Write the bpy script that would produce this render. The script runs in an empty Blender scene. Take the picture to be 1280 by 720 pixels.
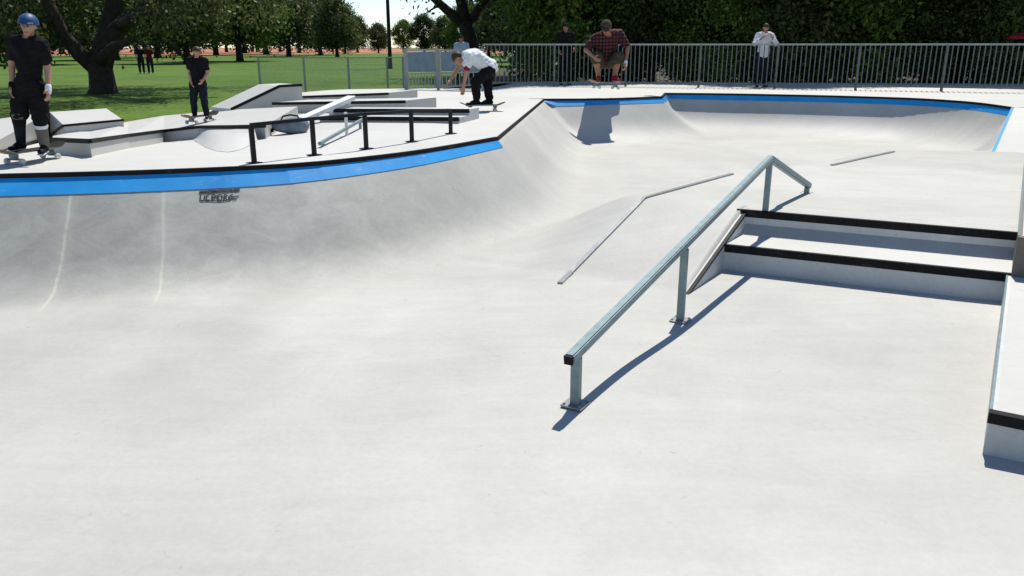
import bpy, bmesh, math, random
import numpy as np
from mathutils import Vector, Matrix, Quaternion
random.seed(7); RNG = np.random.default_rng(7)
S = bpy.context.scene
COL = S.collection

# ------------------------------------------------------------------ camera model (photo px 1280x720)
CAMZ, FPX = 2.1, 1000.0
PITCH = math.atan(303/FPX); SP, CP = math.sin(PITCH), math.cos(PITCH)
def ray(px, py):
    u, v = (px-640)/FPX, (py-360)/FPX
    return np.array([u, CP - v*SP, -SP - v*CP])
def P(px, py, z=0.0):
    d = ray(px, py); t = (z-CAMZ)/d[2]
    return np.array([d[0]*t, d[1]*t, z])
def PD(px, py, depth):
    d = ray(px, py)*depth; return np.array([d[0], d[1], d[2]+CAMZ])
def PS(px, py, zf, t0=2.0, t1=60):
    """where the sight ray first meets the surface z = zf(x, y)"""
    d = ray(px, py); t = t0
    while t < t1:
        if CAMZ + d[2]*t <= zf(d[0]*t, d[1]*t): break
        t += 0.04
    a, b = t-0.04, t
    for _ in range(30):
        m = (a+b)/2
        if CAMZ + d[2]*m <= zf(d[0]*m, d[1]*m): b = m
        else: a = m
    return np.array([d[0]*b, d[1]*b, CAMZ + d[2]*b])

# ------------------------------------------------------------------ materials
def new_mat(name):
    m = bpy.data.materials.new(name); m.use_nodes = True
    nt = m.node_tree; b = nt.nodes['Principled BSDF']
    return m, nt, b
def N(nt, typ, **kw):
    n = nt.nodes.new(typ)
    for k, v in kw.items():
        if k in n.inputs: n.inputs[k].default_value = v
        else: setattr(n, k, v)
    return n
def ramp(nt, fac, stops):
    r = nt.nodes.new('ShaderNodeValToRGB'); e = r.color_ramp.elements
    while len(e) < len(stops): e.new(0.5)
    for q, (p, c) in zip(e, stops): q.position = p; q.color = (*c, 1)
    nt.links.new(fac, r.inputs['Fac']); return r.outputs['Color']
def mixc(nt, fac, a, b, mode='MIX'):
    m = nt.nodes.new('ShaderNodeMix'); m.data_type = 'RGBA'; m.blend_type = mode
    if isinstance(fac, (int, float)): m.inputs[0].default_value = fac
    else: nt.links.new(fac, m.inputs[0])
    for s, v in ((6, a), (7, b)):
        if isinstance(v, tuple): m.inputs[s].default_value = (*v, 1)
        else: nt.links.new(v, m.inputs[s])
    return m.outputs[2]
def noise_mat(name, c1, c2, scale=5, rough=0.7, bump=0.0, bscale=40, metallic=0, detail=6, spec=0.3):
    m, nt, b = new_mat(name)
    tc = N(nt, 'ShaderNodeTexCoord')
    n = N(nt, 'ShaderNodeTexNoise', Scale=scale, Detail=detail, Roughness=0.6); nt.links.new(tc.outputs['Object'], n.inputs['Vector'])
    nt.links.new(ramp(nt, n.outputs['Fac'], [(0.3, c1), (0.7, c2)]), b.inputs['Base Color'])
    b.inputs['Roughness'].default_value = rough; b.inputs['Metallic'].default_value = metallic
    b.inputs['Specular IOR Level'].default_value = spec
    if bump:
        n2 = N(nt, 'ShaderNodeTexNoise', Scale=bscale, Detail=5); nt.links.new(tc.outputs['Object'], n2.inputs['Vector'])
        bp = N(nt, 'ShaderNodeBump', Strength=bump, Distance=0.01); nt.links.new(n2.outputs['Fac'], bp.inputs['Height'])
        nt.links.new(bp.outputs['Normal'], b.inputs['Normal'])
    return m
def concrete(name, base, seam=False, contrast=1.0):
    m, nt, b = new_mat(name); L = nt.links.new
    geo = N(nt, 'ShaderNodeNewGeometry'); pos = geo.outputs['Position']
    def noise(scale, detail=5, rough=0.6, stretch=None, dist=0.0):
        n = N(nt, 'ShaderNodeTexNoise', Scale=scale, Detail=detail, Roughness=rough, Distortion=dist)
        if stretch:
            mp = N(nt, 'ShaderNodeMapping'); mp.inputs['Scale'].default_value = stretch[0]; mp.inputs['Rotation'].default_value = stretch[1]
            L(pos, mp.inputs['Vector']); L(mp.outputs['Vector'], n.inputs['Vector'])
        else: L(pos, n.inputs['Vector'])
        return n.outputs['Fac']
    k = contrast
    def sc(f): return tuple(min(c*f, 1) for c in base)
    c = ramp(nt, noise(0.33, 3, 0.5, dist=0.8), [(0.36, sc(1-0.10*k)), (0.64, sc(1+0.04*k))])
    c = mixc(nt, 1.0, c, ramp(nt, noise(1.6, 6, 0.65, dist=0.6), [(0.3, (1-0.10*k, 1-0.095*k, 1-0.09*k)), (0.68, (1, 1, 1))]), 'MULTIPLY')
    # trowel swirls / skate wear: streaked noise
    c = mixc(nt, 1.0, c, ramp(nt, noise(1.0, 6, 0.7, ((0.7, 5.0, 1), (0, 0, -0.45)), 0.4), [(0.35, (1-0.06*k,)*3), (0.65, (1, 1, 1))]), 'MULTIPLY')
    c = mixc(nt, 1.0, c, ramp(nt, noise(28, 4, 0.7), [(0.3, (1-0.06*k,)*3), (0.62, (1.0, 1.0, 1.0))]), 'MULTIPLY')
    # small dark scuffs
    c = mixc(nt, 1.0, c, ramp(nt, noise(5.0, 8, 0.75, dist=1.5), [(0.29, (1-0.26*k, 1-0.25*k, 1-0.23*k)), (0.37, (1, 1, 1))]), 'MULTIPLY')
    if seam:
        at2 = N(nt, 'ShaderNodeAttribute', attribute_name='wear_shade')  # worn grey mottling, plus darkening painted in for the wall's grazing-sun shade
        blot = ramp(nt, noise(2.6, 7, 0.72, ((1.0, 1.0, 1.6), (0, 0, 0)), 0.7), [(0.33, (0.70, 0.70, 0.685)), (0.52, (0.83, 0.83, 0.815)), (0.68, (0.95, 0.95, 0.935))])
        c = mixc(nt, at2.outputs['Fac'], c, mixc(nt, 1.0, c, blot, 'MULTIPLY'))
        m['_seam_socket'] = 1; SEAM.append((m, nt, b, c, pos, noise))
    L(c, b.inputs['Base Color'])
    b.inputs['Roughness'].default_value = 0.62; b.inputs['Specular IOR Level'].default_value = 0.35
    bp = N(nt, 'ShaderNodeBump', Strength=0.25, Distance=0.006); L(noise(22, 6, 0.7), bp.inputs['Height'])
    L(bp.outputs['Normal'], b.inputs['Normal'])
    return m
M = {}; SEAM = []
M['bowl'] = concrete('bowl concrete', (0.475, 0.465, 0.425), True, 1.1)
M['deck'] = concrete('deck concrete', (0.53, 0.52, 0.48), contrast=0.7)
M['ledge'] = concrete('ledge concrete', (0.50, 0.495, 0.465), contrast=0.6)
M['riser'] = concrete('riser concrete', (0.66, 0.655, 0.625), contrast=1.5)
M['blue'] = noise_mat('blue coping paint', (0.005, 0.225, 0.56), (0.014, 0.29, 0.66), 3, 0.55)
def scuff(key, col, lo, hi, stretch=(1, 1, 6)):
    nt = M[key].node_tree; b = nt.nodes['Principled BSDF']; src = b.inputs['Base Color'].links[0].from_socket
    g = N(nt, 'ShaderNodeNewGeometry'); mp = N(nt, 'ShaderNodeMapping'); mp.inputs['Scale'].default_value = stretch; nt.links.new(g.outputs['Position'], mp.inputs['Vector'])
    n = N(nt, 'ShaderNodeTexNoise', Scale=4.5, Detail=8, Roughness=0.72, Distortion=0.6); nt.links.new(mp.outputs['Vector'], n.inputs['Vector'])
    nt.links.new(mixc(nt, ramp(nt, n.outputs['Fac'], [(lo, (0, 0, 0)), (hi, (1, 1, 1))]), src, col), b.inputs['Base Color'])
M['black'] = noise_mat('black edge paint', (0.004, 0.004, 0.0045), (0.011, 0.011, 0.012), 9, 0.6, 0.2, spec=0.15)
scuff('blue', (0.20, 0.33, 0.45), 0.58, 0.74); scuff('black', (0.10, 0.10, 0.10), 0.60, 0.72)
M['steel'] = noise_mat('galvanised steel', (0.145, 0.205, 0.22), (0.22, 0.285, 0.30), 14, 0.42, 0.1, 60, 0.35)
M['steel_dark'] = noise_mat('worn flat steel', (0.22, 0.235, 0.235), (0.33, 0.34, 0.335), 8, 0.4, 0.1, 60, 0.6)
M['blackmetal'] = noise_mat('black painted metal', (0.005, 0.005, 0.006), (0.011, 0.011, 0.012), 6, 0.45, spec=0.2)
M['fence'] = noise_mat('grey fence metal', (0.10, 0.115, 0.115), (0.15, 0.165, 0.165), 6, 0.5, metallic=0.2)
M['fence_top'] = noise_mat('pale fence rail', (0.26, 0.27, 0.26), (0.34, 0.35, 0.34), 4, 0.5)
M['wire'] = noise_mat('galvanised wire', (0.30, 0.32, 0.31), (0.38, 0.40, 0.39), 6, 0.5, metallic=0.2)
M['gatepanel'] = noise_mat('blue grey gate mesh', (0.13, 0.19, 0.24), (0.20, 0.26, 0.30), 3, 0.7)
M['bark'] = noise_mat('bark', (0.018, 0.014, 0.011), (0.05, 0.04, 0.032), 5, 0.9, 0.8, 12)
M['dirt'] = noise_mat('red infield dirt', (0.30, 0.115, 0.06), (0.42, 0.19, 0.11), 0.15, 0.95)
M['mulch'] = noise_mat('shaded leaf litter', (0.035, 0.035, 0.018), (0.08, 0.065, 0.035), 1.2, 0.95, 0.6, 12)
M['brown_concrete'] = concrete('brown grey concrete', (0.17, 0.145, 0.125), contrast=1.3)
M['tag'] = noise_mat('black marker', (0.008, 0.008, 0.010), (0.03, 0.03, 0.035), 12, 0.6)
M['white_paint'] = noise_mat('white painted metal', (0.62, 0.63, 0.62), (0.75, 0.75, 0.74), 6, 0.45)
M['skin'] = noise_mat('skin', (0.36, 0.19, 0.125), (0.46, 0.26, 0.18), 9, 0.55)
M['skin_tan'] = noise_mat('tanned skin', (0.26, 0.125, 0.075), (0.35, 0.18, 0.11), 9, 0.5)
M['eye'] = noise_mat('dark eyes', (0.01, 0.008, 0.006), (0.02, 0.015, 0.012), 9, 0.2)
M['lip'] = noise_mat('lips', (0.25, 0.09, 0.075), (0.28, 0.10, 0.085), 9, 0.5)
def cloth(name, a, b2, s=9): return noise_mat(name, a, b2, s, 0.9, 0.35, 25, spec=0.1)
M['black_cloth'] = cloth('black cotton', (0.006, 0.006, 0.007), (0.014, 0.013, 0.014))
M['navy_cloth'] = cloth('dark navy cloth', (0.008, 0.011, 0.018), (0.018, 0.022, 0.032))
M['white_cloth'] = cloth('white cotton', (0.60, 0.61, 0.62), (0.76, 0.76, 0.76))
M['red_cloth'] = cloth('red cloth', (0.22, 0.012, 0.02), (0.36, 0.03, 0.04))
M['grey_cloth'] = cloth('warm grey cloth', (0.10, 0.09, 0.08), (0.17, 0.155, 0.14))
M['maroon'] = cloth('maroon cloth', (0.07, 0.008, 0.012), (0.12, 0.016, 0.02))
M['khaki'] = cloth('dark khaki', (0.045, 0.036, 0.026), (0.085, 0.068, 0.05))
M['paleblue'] = cloth('pale blue cotton', (0.27, 0.34, 0.40), (0.38, 0.45, 0.50))
M['blue_plastic'] = noise_mat('blue helmet shell', (0.018, 0.055, 0.15), (0.03, 0.085, 0.21), 7, 0.5)
M['hair'] = noise_mat('brown hair', (0.03, 0.018, 0.010), (0.07, 0.042, 0.024), 30, 0.6)
M['hair_light'] = noise_mat('light hair', (0.28, 0.22, 0.16), (0.42, 0.36, 0.30), 30, 0.6)
M['rubber'] = noise_mat('shoe rubber', (0.5, 0.5, 0.49), (0.62, 0.62, 0.6), 9, 0.7)
M['grip'] = noise_mat('grip tape', (0.008, 0.008, 0.008), (0.02, 0.02, 0.02), 60, 0.95)
M['wood'] = noise_mat('maple ply', (0.30, 0.19, 0.09), (0.40, 0.27, 0.14), 9, 0.5)
M['wheel'] = noise_mat('urethane wheel', (0.55, 0.54, 0.50), (0.65, 0.64, 0.6), 9, 0.5)
M['bag'] = cloth('grey blue nylon', (0.10, 0.13, 0.16), (0.20, 0.235, 0.26), 6)
# plaid for the airborne skater
m, nt, b = new_mat('dark red plaid shirt')
tc = N(nt, 'ShaderNodeTexCoord'); cols = (0.24, 0.022, 0.03)
w1 = N(nt, 'ShaderNodeTexWave', Scale=5.5); w1.bands_direction = 'X'; w2 = N(nt, 'ShaderNodeTexWave', Scale=5.5); w2.bands_direction = 'Z'
for w in (w1, w2): nt.links.new(tc.outputs['Object'], w.inputs['Vector'])
c = ramp(nt, w1.outputs['Fac'], [(0.40, (0.15, 0.016, 0.022)), (0.58, (0.012, 0.008, 0.009))])
c2 = ramp(nt, w2.outputs['Fac'], [(0.5, (1, 1, 1)), (0.75, (0.12, 0.1, 0.1))])
nt.links.new(mixc(nt, 1.0, c, c2, 'MULTIPLY'), b.inputs['Base Color']); b.inputs['Roughness'].default_value = 0.9
M['plaid'] = m
# grass
m, nt, b = new_mat('mown grass'); L = nt.links.new
geo = N(nt, 'ShaderNodeNewGeometry')
n1 = N(nt, 'ShaderNodeTexNoise', Scale=0.12, Detail=5, Roughness=0.6); n2 = N(nt, 'ShaderNodeTexNoise', Scale=9, Detail=5, Roughness=0.7); n3 = N(nt, 'ShaderNodeTexNoise', Scale=1.1, Detail=4)
for n in (n1, n2, n3): L(geo.outputs['Position'], n.inputs['Vector'])
c = ramp(nt, n1.outputs['Fac'], [(0.35, (0.062, 0.135, 0.018)), (0.65, (0.11, 0.19, 0.030))])
c = mixc(nt, 1.0, c, ramp(nt, n3.outputs['Fac'], [(0.3, (0.78, 0.82, 0.7)), (0.7, (1.1, 1.05, 1))]), 'MULTIPLY')
n4 = N(nt, 'ShaderNodeTexNoise', Scale=0.35, Detail=6, Roughness=0.7, Distortion=1.0); L(geo.outputs['Position'], n4.inputs['Vector'])
c = mixc(nt, ramp(nt, n4.outputs['Fac'], [(0.53, (0, 0, 0)), (0.70, (0.7, 0.7, 0.7))]), c, (0.17, 0.155, 0.055))
c = mixc(nt, 1.0, c, ramp(nt, n2.outputs['Fac'], [(0.3, (0.6, 0.6, 0.55)), (0.7, (1.15, 1.15, 1.1))]), 'MULTIPLY')
L(c, b.inputs['Base Color']); b.inputs['Roughness'].default_value = 0.9; b.inputs['Specular IOR Level'].default_value = 0.15
bp = N(nt, 'ShaderNodeBump', Strength=0.8, Distance=0.05); L(n2.outputs['Fac'], bp.inputs['Height']); L(bp.outputs['Normal'], b.inputs['Normal'])
M['grass'] = m
def leaf_mat(name, stops):
    m, nt, b = new_mat(name); L = nt.links.new
    geo = N(nt, 'ShaderNodeNewGeometry')
    c = ramp(nt, geo.outputs['Random Per Island'], stops)
    n1 = N(nt, 'ShaderNodeTexNoise', Scale=0.5, Detail=2); L(geo.outputs['Position'], n1.inputs['Vector'])
    c = mixc(nt, 1.0, c, ramp(nt, n1.outputs['Fac'], [(0.35, (0.65, 0.7, 0.6)), (0.65, (1.2, 1.15, 1.0))]), 'MULTIPLY')
    L(c, b.inputs['Base Color']); b.inputs['Roughness'].default_value = 0.6; b.inputs['Specular IOR Level'].default_value = 0.25
    tr = N(nt, 'ShaderNodeBsdfTranslucent'); L(c, tr.inputs['Color'])
    mx = N(nt, 'ShaderNodeMixShader'); mx.inputs[0].default_value = 0.35
    out = nt.nodes['Material Output']
    L(b.outputs[0], mx.inputs[1]); L(tr.outputs[0], mx.inputs[2]); L(mx.outputs[0], out.inputs['Surface'])
    return m
M['leaf_mid'] = leaf_mat('mid green leaves', [(0, (0.050, 0.095, 0.015)), (0.6, (0.095, 0.165, 0.026)), (1, (0.17, 0.21, 0.048))])
M['leaf_dark'] = leaf_mat('dark evergreen leaves', [(0, (0.020, 0.036, 0.010)), (0.6, (0.038, 0.062, 0.016)), (1, (0.075, 0.095, 0.028))])
M['leaf_olive'] = leaf_mat('olive grey leaves', [(0, (0.045, 0.062, 0.020)), (0.6, (0.085, 0.11, 0.035)), (1, (0.17, 0.175, 0.08))])

# ------------------------------------------------------------------ object helpers
def tag(o, label=None, cat=None, group=None, kind=None):
    if label: o['label'] = label
    if cat: o['category'] = cat
    if group: o['group'] = group
    if kind: o['kind'] = kind
    return o
def thing(name, loc=(0, 0, 0), rz=0.0, label=None, cat=None, group=None):
    o = bpy.data.objects.new(name, None); COL.objects.link(o)
    o.location = loc; o.rotation_euler = (0, 0, rz); o.empty_display_size = 0.2
    return tag(o, label, cat, group)
def link(name, me, mat, parent=None, smooth=False):
    o = bpy.data.objects.new(name, me); COL.objects.link(o)
    for mm in (mat if isinstance(mat, (list, tuple)) else [mat]): me.materials.append(mm)
    if smooth: me.polygons.foreach_set('use_smooth', [True]*len(me.polygons))
    if parent: o.parent = parent
    return o
def from_bm(name, bm, mat, parent=None, smooth=False):
    me = bpy.data.meshes.new(name); bm.to_mesh(me); bm.free()
    return link(name, me, mat, parent, smooth)
def pyd(name, v, f, mat, parent=None, smooth=False):
    me = bpy.data.meshes.new(name); me.from_pydata([tuple(map(float, q)) for q in v], [], [tuple(map(int, q)) for q in f]); me.update()
    return link(name, me, mat, parent, smooth)
def copy_tree(o, parent=None):
    c = o.copy(); COL.objects.link(c)
    if parent: c.parent = parent
    for ch in list(o.children): copy_tree(ch, c)
    return c
def fix(bm): bmesh.ops.recalc_face_normals(bm, faces=bm.faces)
def add_box(bm, c, size, rot=None, bev=0.0):
    r = bmesh.ops.create_cube(bm, size=1.0); vs = r['verts']
    M4 = Matrix.Translation(Vector(c)) @ (rot.to_4x4() if rot is not None else Matrix.Identity(4)) @ Matrix.Diagonal((*size, 1))
    bmesh.ops.transform(bm, matrix=M4, verts=vs)
    if bev:
        es = list({e for v in vs for e in v.link_edges})
        bmesh.ops.bevel(bm, geom=es, offset=bev, segments=2, affect='EDGES', profile=0.5)
def frame(d, up=(0, 0, 1)):
    d = Vector(d).normalized(); up = Vector(up)
    if abs(d.dot(up)) > 0.99: up = Vector((0, 1, 0))
    x = d.cross(up).normalized(); y = x.cross(d)      # x sideways, y up-ish
    return Matrix((x, d, y)).transposed()             # columns: side, along, up
def add_bar(bm, a, b, w, h, bev=0.0):
    a, b = Vector(a), Vector(b)
    add_box(bm, (a+b)/2, (w, (b-a).length, h), frame(b-a), bev)
def add_tube(bm, pts, rs, seg=10, cap=True):
    pts = [Vector(p) for p in pts]
    if isinstance(rs, (int, float)): rs = [rs]*len(pts)
    rings = []; prev = None
    for i, p in enumerate(pts):
        d = (pts[min(i+1, len(pts)-1)] - pts[max(i-1, 0)])
        if prev is None: f = frame(d); x = f.col[0]; 
        else:
            x = prev - d.normalized()*prev.dot(d.normalized())
            if x.length < 1e-5: x = frame(d).col[0]
            x.normalize()
        prev = Vector(x); y = d.normalized().cross(prev)
        rings.append([bm.verts.new(p + (prev*math.cos(2*math.pi*k/seg) + y*math.sin(2*math.pi*k/seg))*rs[i]) for k in range(seg)])
    for a, b in zip(rings, rings[1:]):
        for k in range(seg): bm.faces.new((a[k], a[(k+1) % seg], b[(k+1) % seg], b[k]))
    if cap: bm.faces.new(list(reversed(rings[0]))); bm.faces.new(rings[-1])
def add_prism(bm, bottom, top, bev=0.0):
    """bottom/top: matching rings of 3-d points"""
    vb = [bm.verts.new(tuple(map(float, p))) for p in bottom]; vt = [bm.verts.new(tuple(map(float, p))) for p in top]; n = len(vb)
    bm.faces.new(list(reversed(vb))); bm.faces.new(vt)
    for i in range(n): bm.faces.new((vb[i], vb[(i+1) % n], vt[(i+1) % n], vt[i]))
    fix(bm)
    if bev: bmesh.ops.bevel(bm, geom=list({e for v in vt for e in v.link_edges}), offset=bev, segments=2, affect='EDGES')

# ------------------------------------------------------------------ terrain functions
ZD = 0.97
Lpx = [(0, 219), (100, 216.6), (200, 213.5), (316, 208.5), (400, 203), (500, 192), (560, 183), (622, 172)]
ctrl = []   # x, y, z of deck edge, band height, steepness (deg)
p0, p1 = P(0, 219, ZD), P(100, 216.6, ZD)
dl = (p1-p0)/np.linalg.norm(p1-p0)
for kk_ in (9, 5, 2.5, 1.0): ctrl.append([*(p0-dl*kk_ + np.array([0, -0.012*kk_**2, 0]))[:2], ZD, 0.150, 43])
for i, (px, py) in enumerate(Lpx):
    q = P(px, py, ZD); t = i/(len(Lpx)-1); ctrl.append([q[0], q[1], ZD, 0.145 - 0.05*max(0, (t-0.45)/0.55), 43 + 6*t])
iM0 = len(ctrl)-1
q = P(680, 124, 1.0); ctrl.append([q[0], q[1], 1.0, 0.13, 44]); iM1 = len(ctrl)-1
for px, py in ((755, 123.5), (828, 121)): q = P(px, py, 1.0); ctrl.append([q[0], q[1], 1.0, 0.10, 47])
iM2 = len(ctrl)-1
q = P(832, 116.6, 1.0); ctrl.append([q[0], q[1], 1.0, 0.13, 70]); iN0 = len(ctrl)-1
for px, py in ((900, 117.2), (1000, 119), (1080, 121), (1150, 123.5), (1215, 128), (1265, 134.5)):
    q = P(px, py, 1.0); ctrl.append([q[0], q[1], 1.0, 0.15, 69])
iN1 = len(ctrl)-1
q = P(1240, 191, 0.5); ctrl.append([q[0], q[1], 0.5, 0.03, 30]); iQ = len(ctrl)-1
ctrl = np.array(ctrl)
corner = {iM0, iM1, iM2, iN0, iN1, iQ}
# densify smooth runs with Catmull-Rom, keep corners sharp
dense = []; cmap = {}
for i in range(len(ctrl)-1):
    a, b = ctrl[i], ctrl[i+1]
    pa = ctrl[i-1] if i > 0 and i not in corner else 2*a-b
    pb = ctrl[i+2] if i+2 < len(ctrl) and (i+1) not in corner else 2*b-a
    n = max(2, int(np.linalg.norm(b[:2]-a[:2])/0.22)); cmap[i] = len(dense)
    for k in range(n):
        t = k/n
        dense.append(0.5*((2*a) + (b-pa)*t + (2*pa-5*a+4*b-pb)*t*t + (3*a-pa-3*b+pb)*t**3))
cmap[len(ctrl)-1] = len(dense); dense.append(ctrl[-1]); dense = np.array(dense)
domain = np.vstack([dense[:, :2], [[20, 12.2], [20, -6], [-16, -6], [-16, dense[0, 1]-0.5]]])
def inside(x, y, poly):
    r = np.zeros(np.shape(x), bool); n = len(poly); j = n-1
    for i in range(n):
        xi, yi = poly[i]; xj, yj = poly[j]
        if yi != yj:
            c = ((yi > y) != (yj > y)) & (x < (xj-xi)*(y-yi)/(yj-yi)+xi); r ^= c
        j = i
    return r
def near(x, y, pl):
    """distance to polyline and interpolated extra columns at the nearest point"""
    sh = np.shape(x); xf = np.ravel(np.asarray(x, float)); yf = np.ravel(np.asarray(y, float))
    best = np.full(xf.shape, 1e18); bi = np.zeros(xf.shape, np.int32); bt = np.zeros(xf.shape)
    for i in range(len(pl)-1):
        a, b = pl[i], pl[i+1]
        dx, dy = b[0]-a[0], b[1]-a[1]; l2 = dx*dx+dy*dy+1e-12
        px, py = xf-a[0], yf-a[1]
        t = np.clip((px*dx+py*dy)/l2, 0, 1); px -= t*dx; py -= t*dy
        d = px*px+py*py; mk = np.nonzero(d < best)[0]
        best[mk] = d[mk]; bi[mk] = i; bt[mk] = t[mk]
    att = (pl[bi, 2:]*(1-bt[:, None]) + pl[bi+1, 2:]*bt[:, None]).reshape(sh+(pl.shape[1]-2,))
    best = np.sqrt(best).reshape(sh)
    return best, att
def sstep(t): t = np.clip(t, 0, 1); return t*t*(3-2*t)
# rail frame
DS = np.array([0.53, 0.848]); DS /= np.linalg.norm(DS); DT = np.array([DS[1], -DS[0]])
TOPZ = 0.5
A_ = P(855, 370, 0)[:2]; B_ = P(900, 340, 0)[:2]; C_ = P(1250, 381, 0)[:2]
H1 = 0.275
Eline = np.array([P(700, 355, 0)[:2] - DS*9, P(700, 355, 0)[:2], P(805, 248, TOPZ)[:2], P(915, 218, TOPZ)[:2], P(1040, 206, TOPZ)[:2], P(1117, 190, TOPZ)[:2], P(1240, 191, TOPZ)[:2], [20, 12.2]])
Epoly = np.vstack([Eline, [[20, -9], Eline[0]*0+np.array([0, -9])]])
Tcheek = float(A_ @ DT) + 0.01
nBC = np.array([-(C_-B_)[1], (C_-B_)[0]]); nBC /= np.linalg.norm(nBC)
S0 = float(A_ @ DS); S1 = float(P(805, 248, TOPZ)[:2] @ DS)
def plat(x, y):
    s = x*DS[0]+y*DS[1]; t = x*DT[0]+y*DT[1]
    rp = np.clip((s-S0)/(S1-S0), 0, 1)*TOPZ
    b = (x-B_[0])*nBC[0]+(y-B_[1])*nBC[1]
    st = np.clip((b-0.12)/0.75, 0, 1)*TOPZ
    return np.where(t < Tcheek, rp, st)
def floor_base(x, y):
    fl = 0.16*sstep((y-8.5)/6.0)
    d, _ = near(x, y, np.hstack([Eline, np.zeros((len(Eline), 1))]))
    ins = inside(x, y, Epoly)
    pz = plat(x, y)
    pz = np.minimum(pz, TOPZ)
    out = fl + (np.maximum(pz, fl)-fl)*(1-sstep(d/1.4))
    z = np.where(ins, pz, out)
    und = 0.046*np.sin(x*1.15+0.75*y+0.5)*np.sin(1.0*y-0.45*x) + 0.010*np.sin(2.0*x+1.2)*np.sin(1.5*y+x)
    return z + und*np.where(pz > 0.02, 0.15, 1.0)*sstep((np.hypot(x-2.6, y-7.2)-1.0)/2.0)
groups = [(0, iM1), (iM1, iN0), (iN0, iN1), (iN1, iQ)]
def smax(a, b, k):
    h = np.clip(0.5+0.5*(a-b)/k, 0, 1); return b*(1-h)+a*h + k*h*(1-h)
def wall(d, zt, zf, beta, R):
    h = np.maximum(zt-zf, 1e-4); be = np.radians(beta)
    be = np.minimum(be, np.arccos(np.clip(1-h/R, -1, 1)))
    lin = np.maximum(h-R*(1-np.cos(be)), 0); dl = lin/np.tan(be); D = dl+R*np.sin(be)
    x = np.clip(D-d, 0, None)
    arc = zf+R-np.sqrt(np.maximum(R*R-np.minimum(x, R*0.999)**2, 1e-6))
    return np.where(d < dl, zt-d*np.tan(be), np.where(d < D, arc, zf))
def bowl_z(x, y):
    x = np.asarray(x, float); y = np.asarray(y, float)
    zf = floor_base(x, y); ins = inside(x, y, domain); z = zf.copy() if zf.ndim else np.array(zf)
    for gi, (a, b) in enumerate(groups):
        pl = dense[cmap[a]:cmap[b]+1]
        d, att = near(x, y, pl)
        zt = att[..., 0]-0.03; R = (1.0, 1.3, 1.3, 0.8)[gi]
        w = wall(np.where(ins, d, 99.0), zt, np.minimum(zf, zt), att[..., 2], R)
        z = np.where(ins, smax(w, z, 0.02 if gi == 0 else 0.05), z)
    d, att = near(x, y, dense)      # just outside the edge the slope runs on under the slab
    out = att[..., 0]-0.03 + np.minimum(d*np.tan(np.radians(att[..., 2])), 0.012)
    z = np.where(ins | (d > 1.0), z, out)
    return z
class Field:
    """bilinear table of a height function, for quick point look-ups"""
    def __init__(self, fn, x0, x1, y0, y1, st):
        self.x0, self.y0, self.st = x0, y0, st
        X, Y = np.meshgrid(np.arange(x0, x1, st), np.arange(y0, y1, st), indexing='ij'); self.Z = fn(X, Y); self.n = self.Z.shape
    def __call__(self, x, y):
        i, j = (x-self.x0)/self.st, (y-self.y0)/self.st; i = min(max(i, 0), self.n[0]-1.001); j = min(max(j, 0), self.n[1]-1.001)
        a, b = int(i), int(j); u, v = i-a, j-b; Z = self.Z
        return float(Z[a, b]*(1-u)*(1-v)+Z[a+1, b]*u*(1-v)+Z[a, b+1]*(1-u)*v+Z[a+1, b+1]*u*v)
bz = Field(bowl_z, -8, 9, 2.5, 17, 0.06)
Ldense = dense[:cmap[iM1]+1]
def plaza_z(x, y):
    x = np.asarray(x, float); y = np.asarray(y, float)
    d, att = near(x, y, dense)
    dL, _ = near(x, y, Ldense)
    r_ = x/np.maximum(y, 1)
    sl = 0.026 + (0.086-0.026)*sstep((-0.19-r_)/0.30)
    zl = np.maximum(ZD + 0.03*sstep((y-10)/7) - sl*np.maximum(0, dL-1.3), 0.36)
    zb = np.full(x.shape, 1.0)
    w = sstep((x+0.9)/1.5)*sstep((y-11)/3)
    z = zl*(1-w)+zb*w
    z = att[..., 0] + (z-att[..., 0])*sstep((d-0.35)/0.9)
    # bank at the right: plane rising along Q -> N1
    q, n1 = ctrl[iQ], ctrl[iN1]; ax = n1[:2]-q[:2]; l = np.linalg.norm(ax); ax = ax/l
    along = ((x-q[0])*ax[0]+(y-q[1])*ax[1])/l
    zr = 0.5+0.5*np.clip(along, 0, 1)
    right = (x > 5.5) & (y < 25)
    return np.where(right, np.minimum(z, zr), z)
pz = Field(plaza_z, -16, 17, 3, 34, 0.15)

def grid_mesh(name, xs, ys, zfun, keep, mat, smooth=True, xf=None):
    X, Y = np.meshgrid(xs, ys, indexing='ij')
    if xf is not None: X, Y = xf(X, Y)
    Z = zfun(X, Y); K = keep(X, Y)
    nx, ny = X.shape
    idx = np.arange(nx*ny).reshape(nx, ny)
    f = np.stack([idx[:-1, :-1], idx[1:, :-1], idx[1:, 1:], idx[:-1, 1:]], -1)
    kf = K[:-1, :-1] & K[1:, :-1] & K[1:, 1:] & K[:-1, 1:]
    f = f[kf]
    used = np.unique(f); rem = -np.ones(nx*ny, int); rem[used] = np.arange(len(used)); f = rem[f]
    V = np.stack([X.ravel(), Y.ravel(), Z.ravel()], -1)[used]
    me = bpy.data.meshes.new(name); me.vertices.add(len(V)); me.vertices.foreach_set('co', V.ravel())
    me.loops.add(f.size); me.loops.foreach_set('vertex_index', f.ravel())
    me.polygons.add(len(f)); me.polygons.foreach_set('loop_start', np.arange(0, f.size, 4)); me.polygons.foreach_set('loop_total', np.full(len(f), 4))
    me.update(calc_edges=True); me.validate()
    o = link(name, me, mat, None, smooth)
    return o, V

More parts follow.
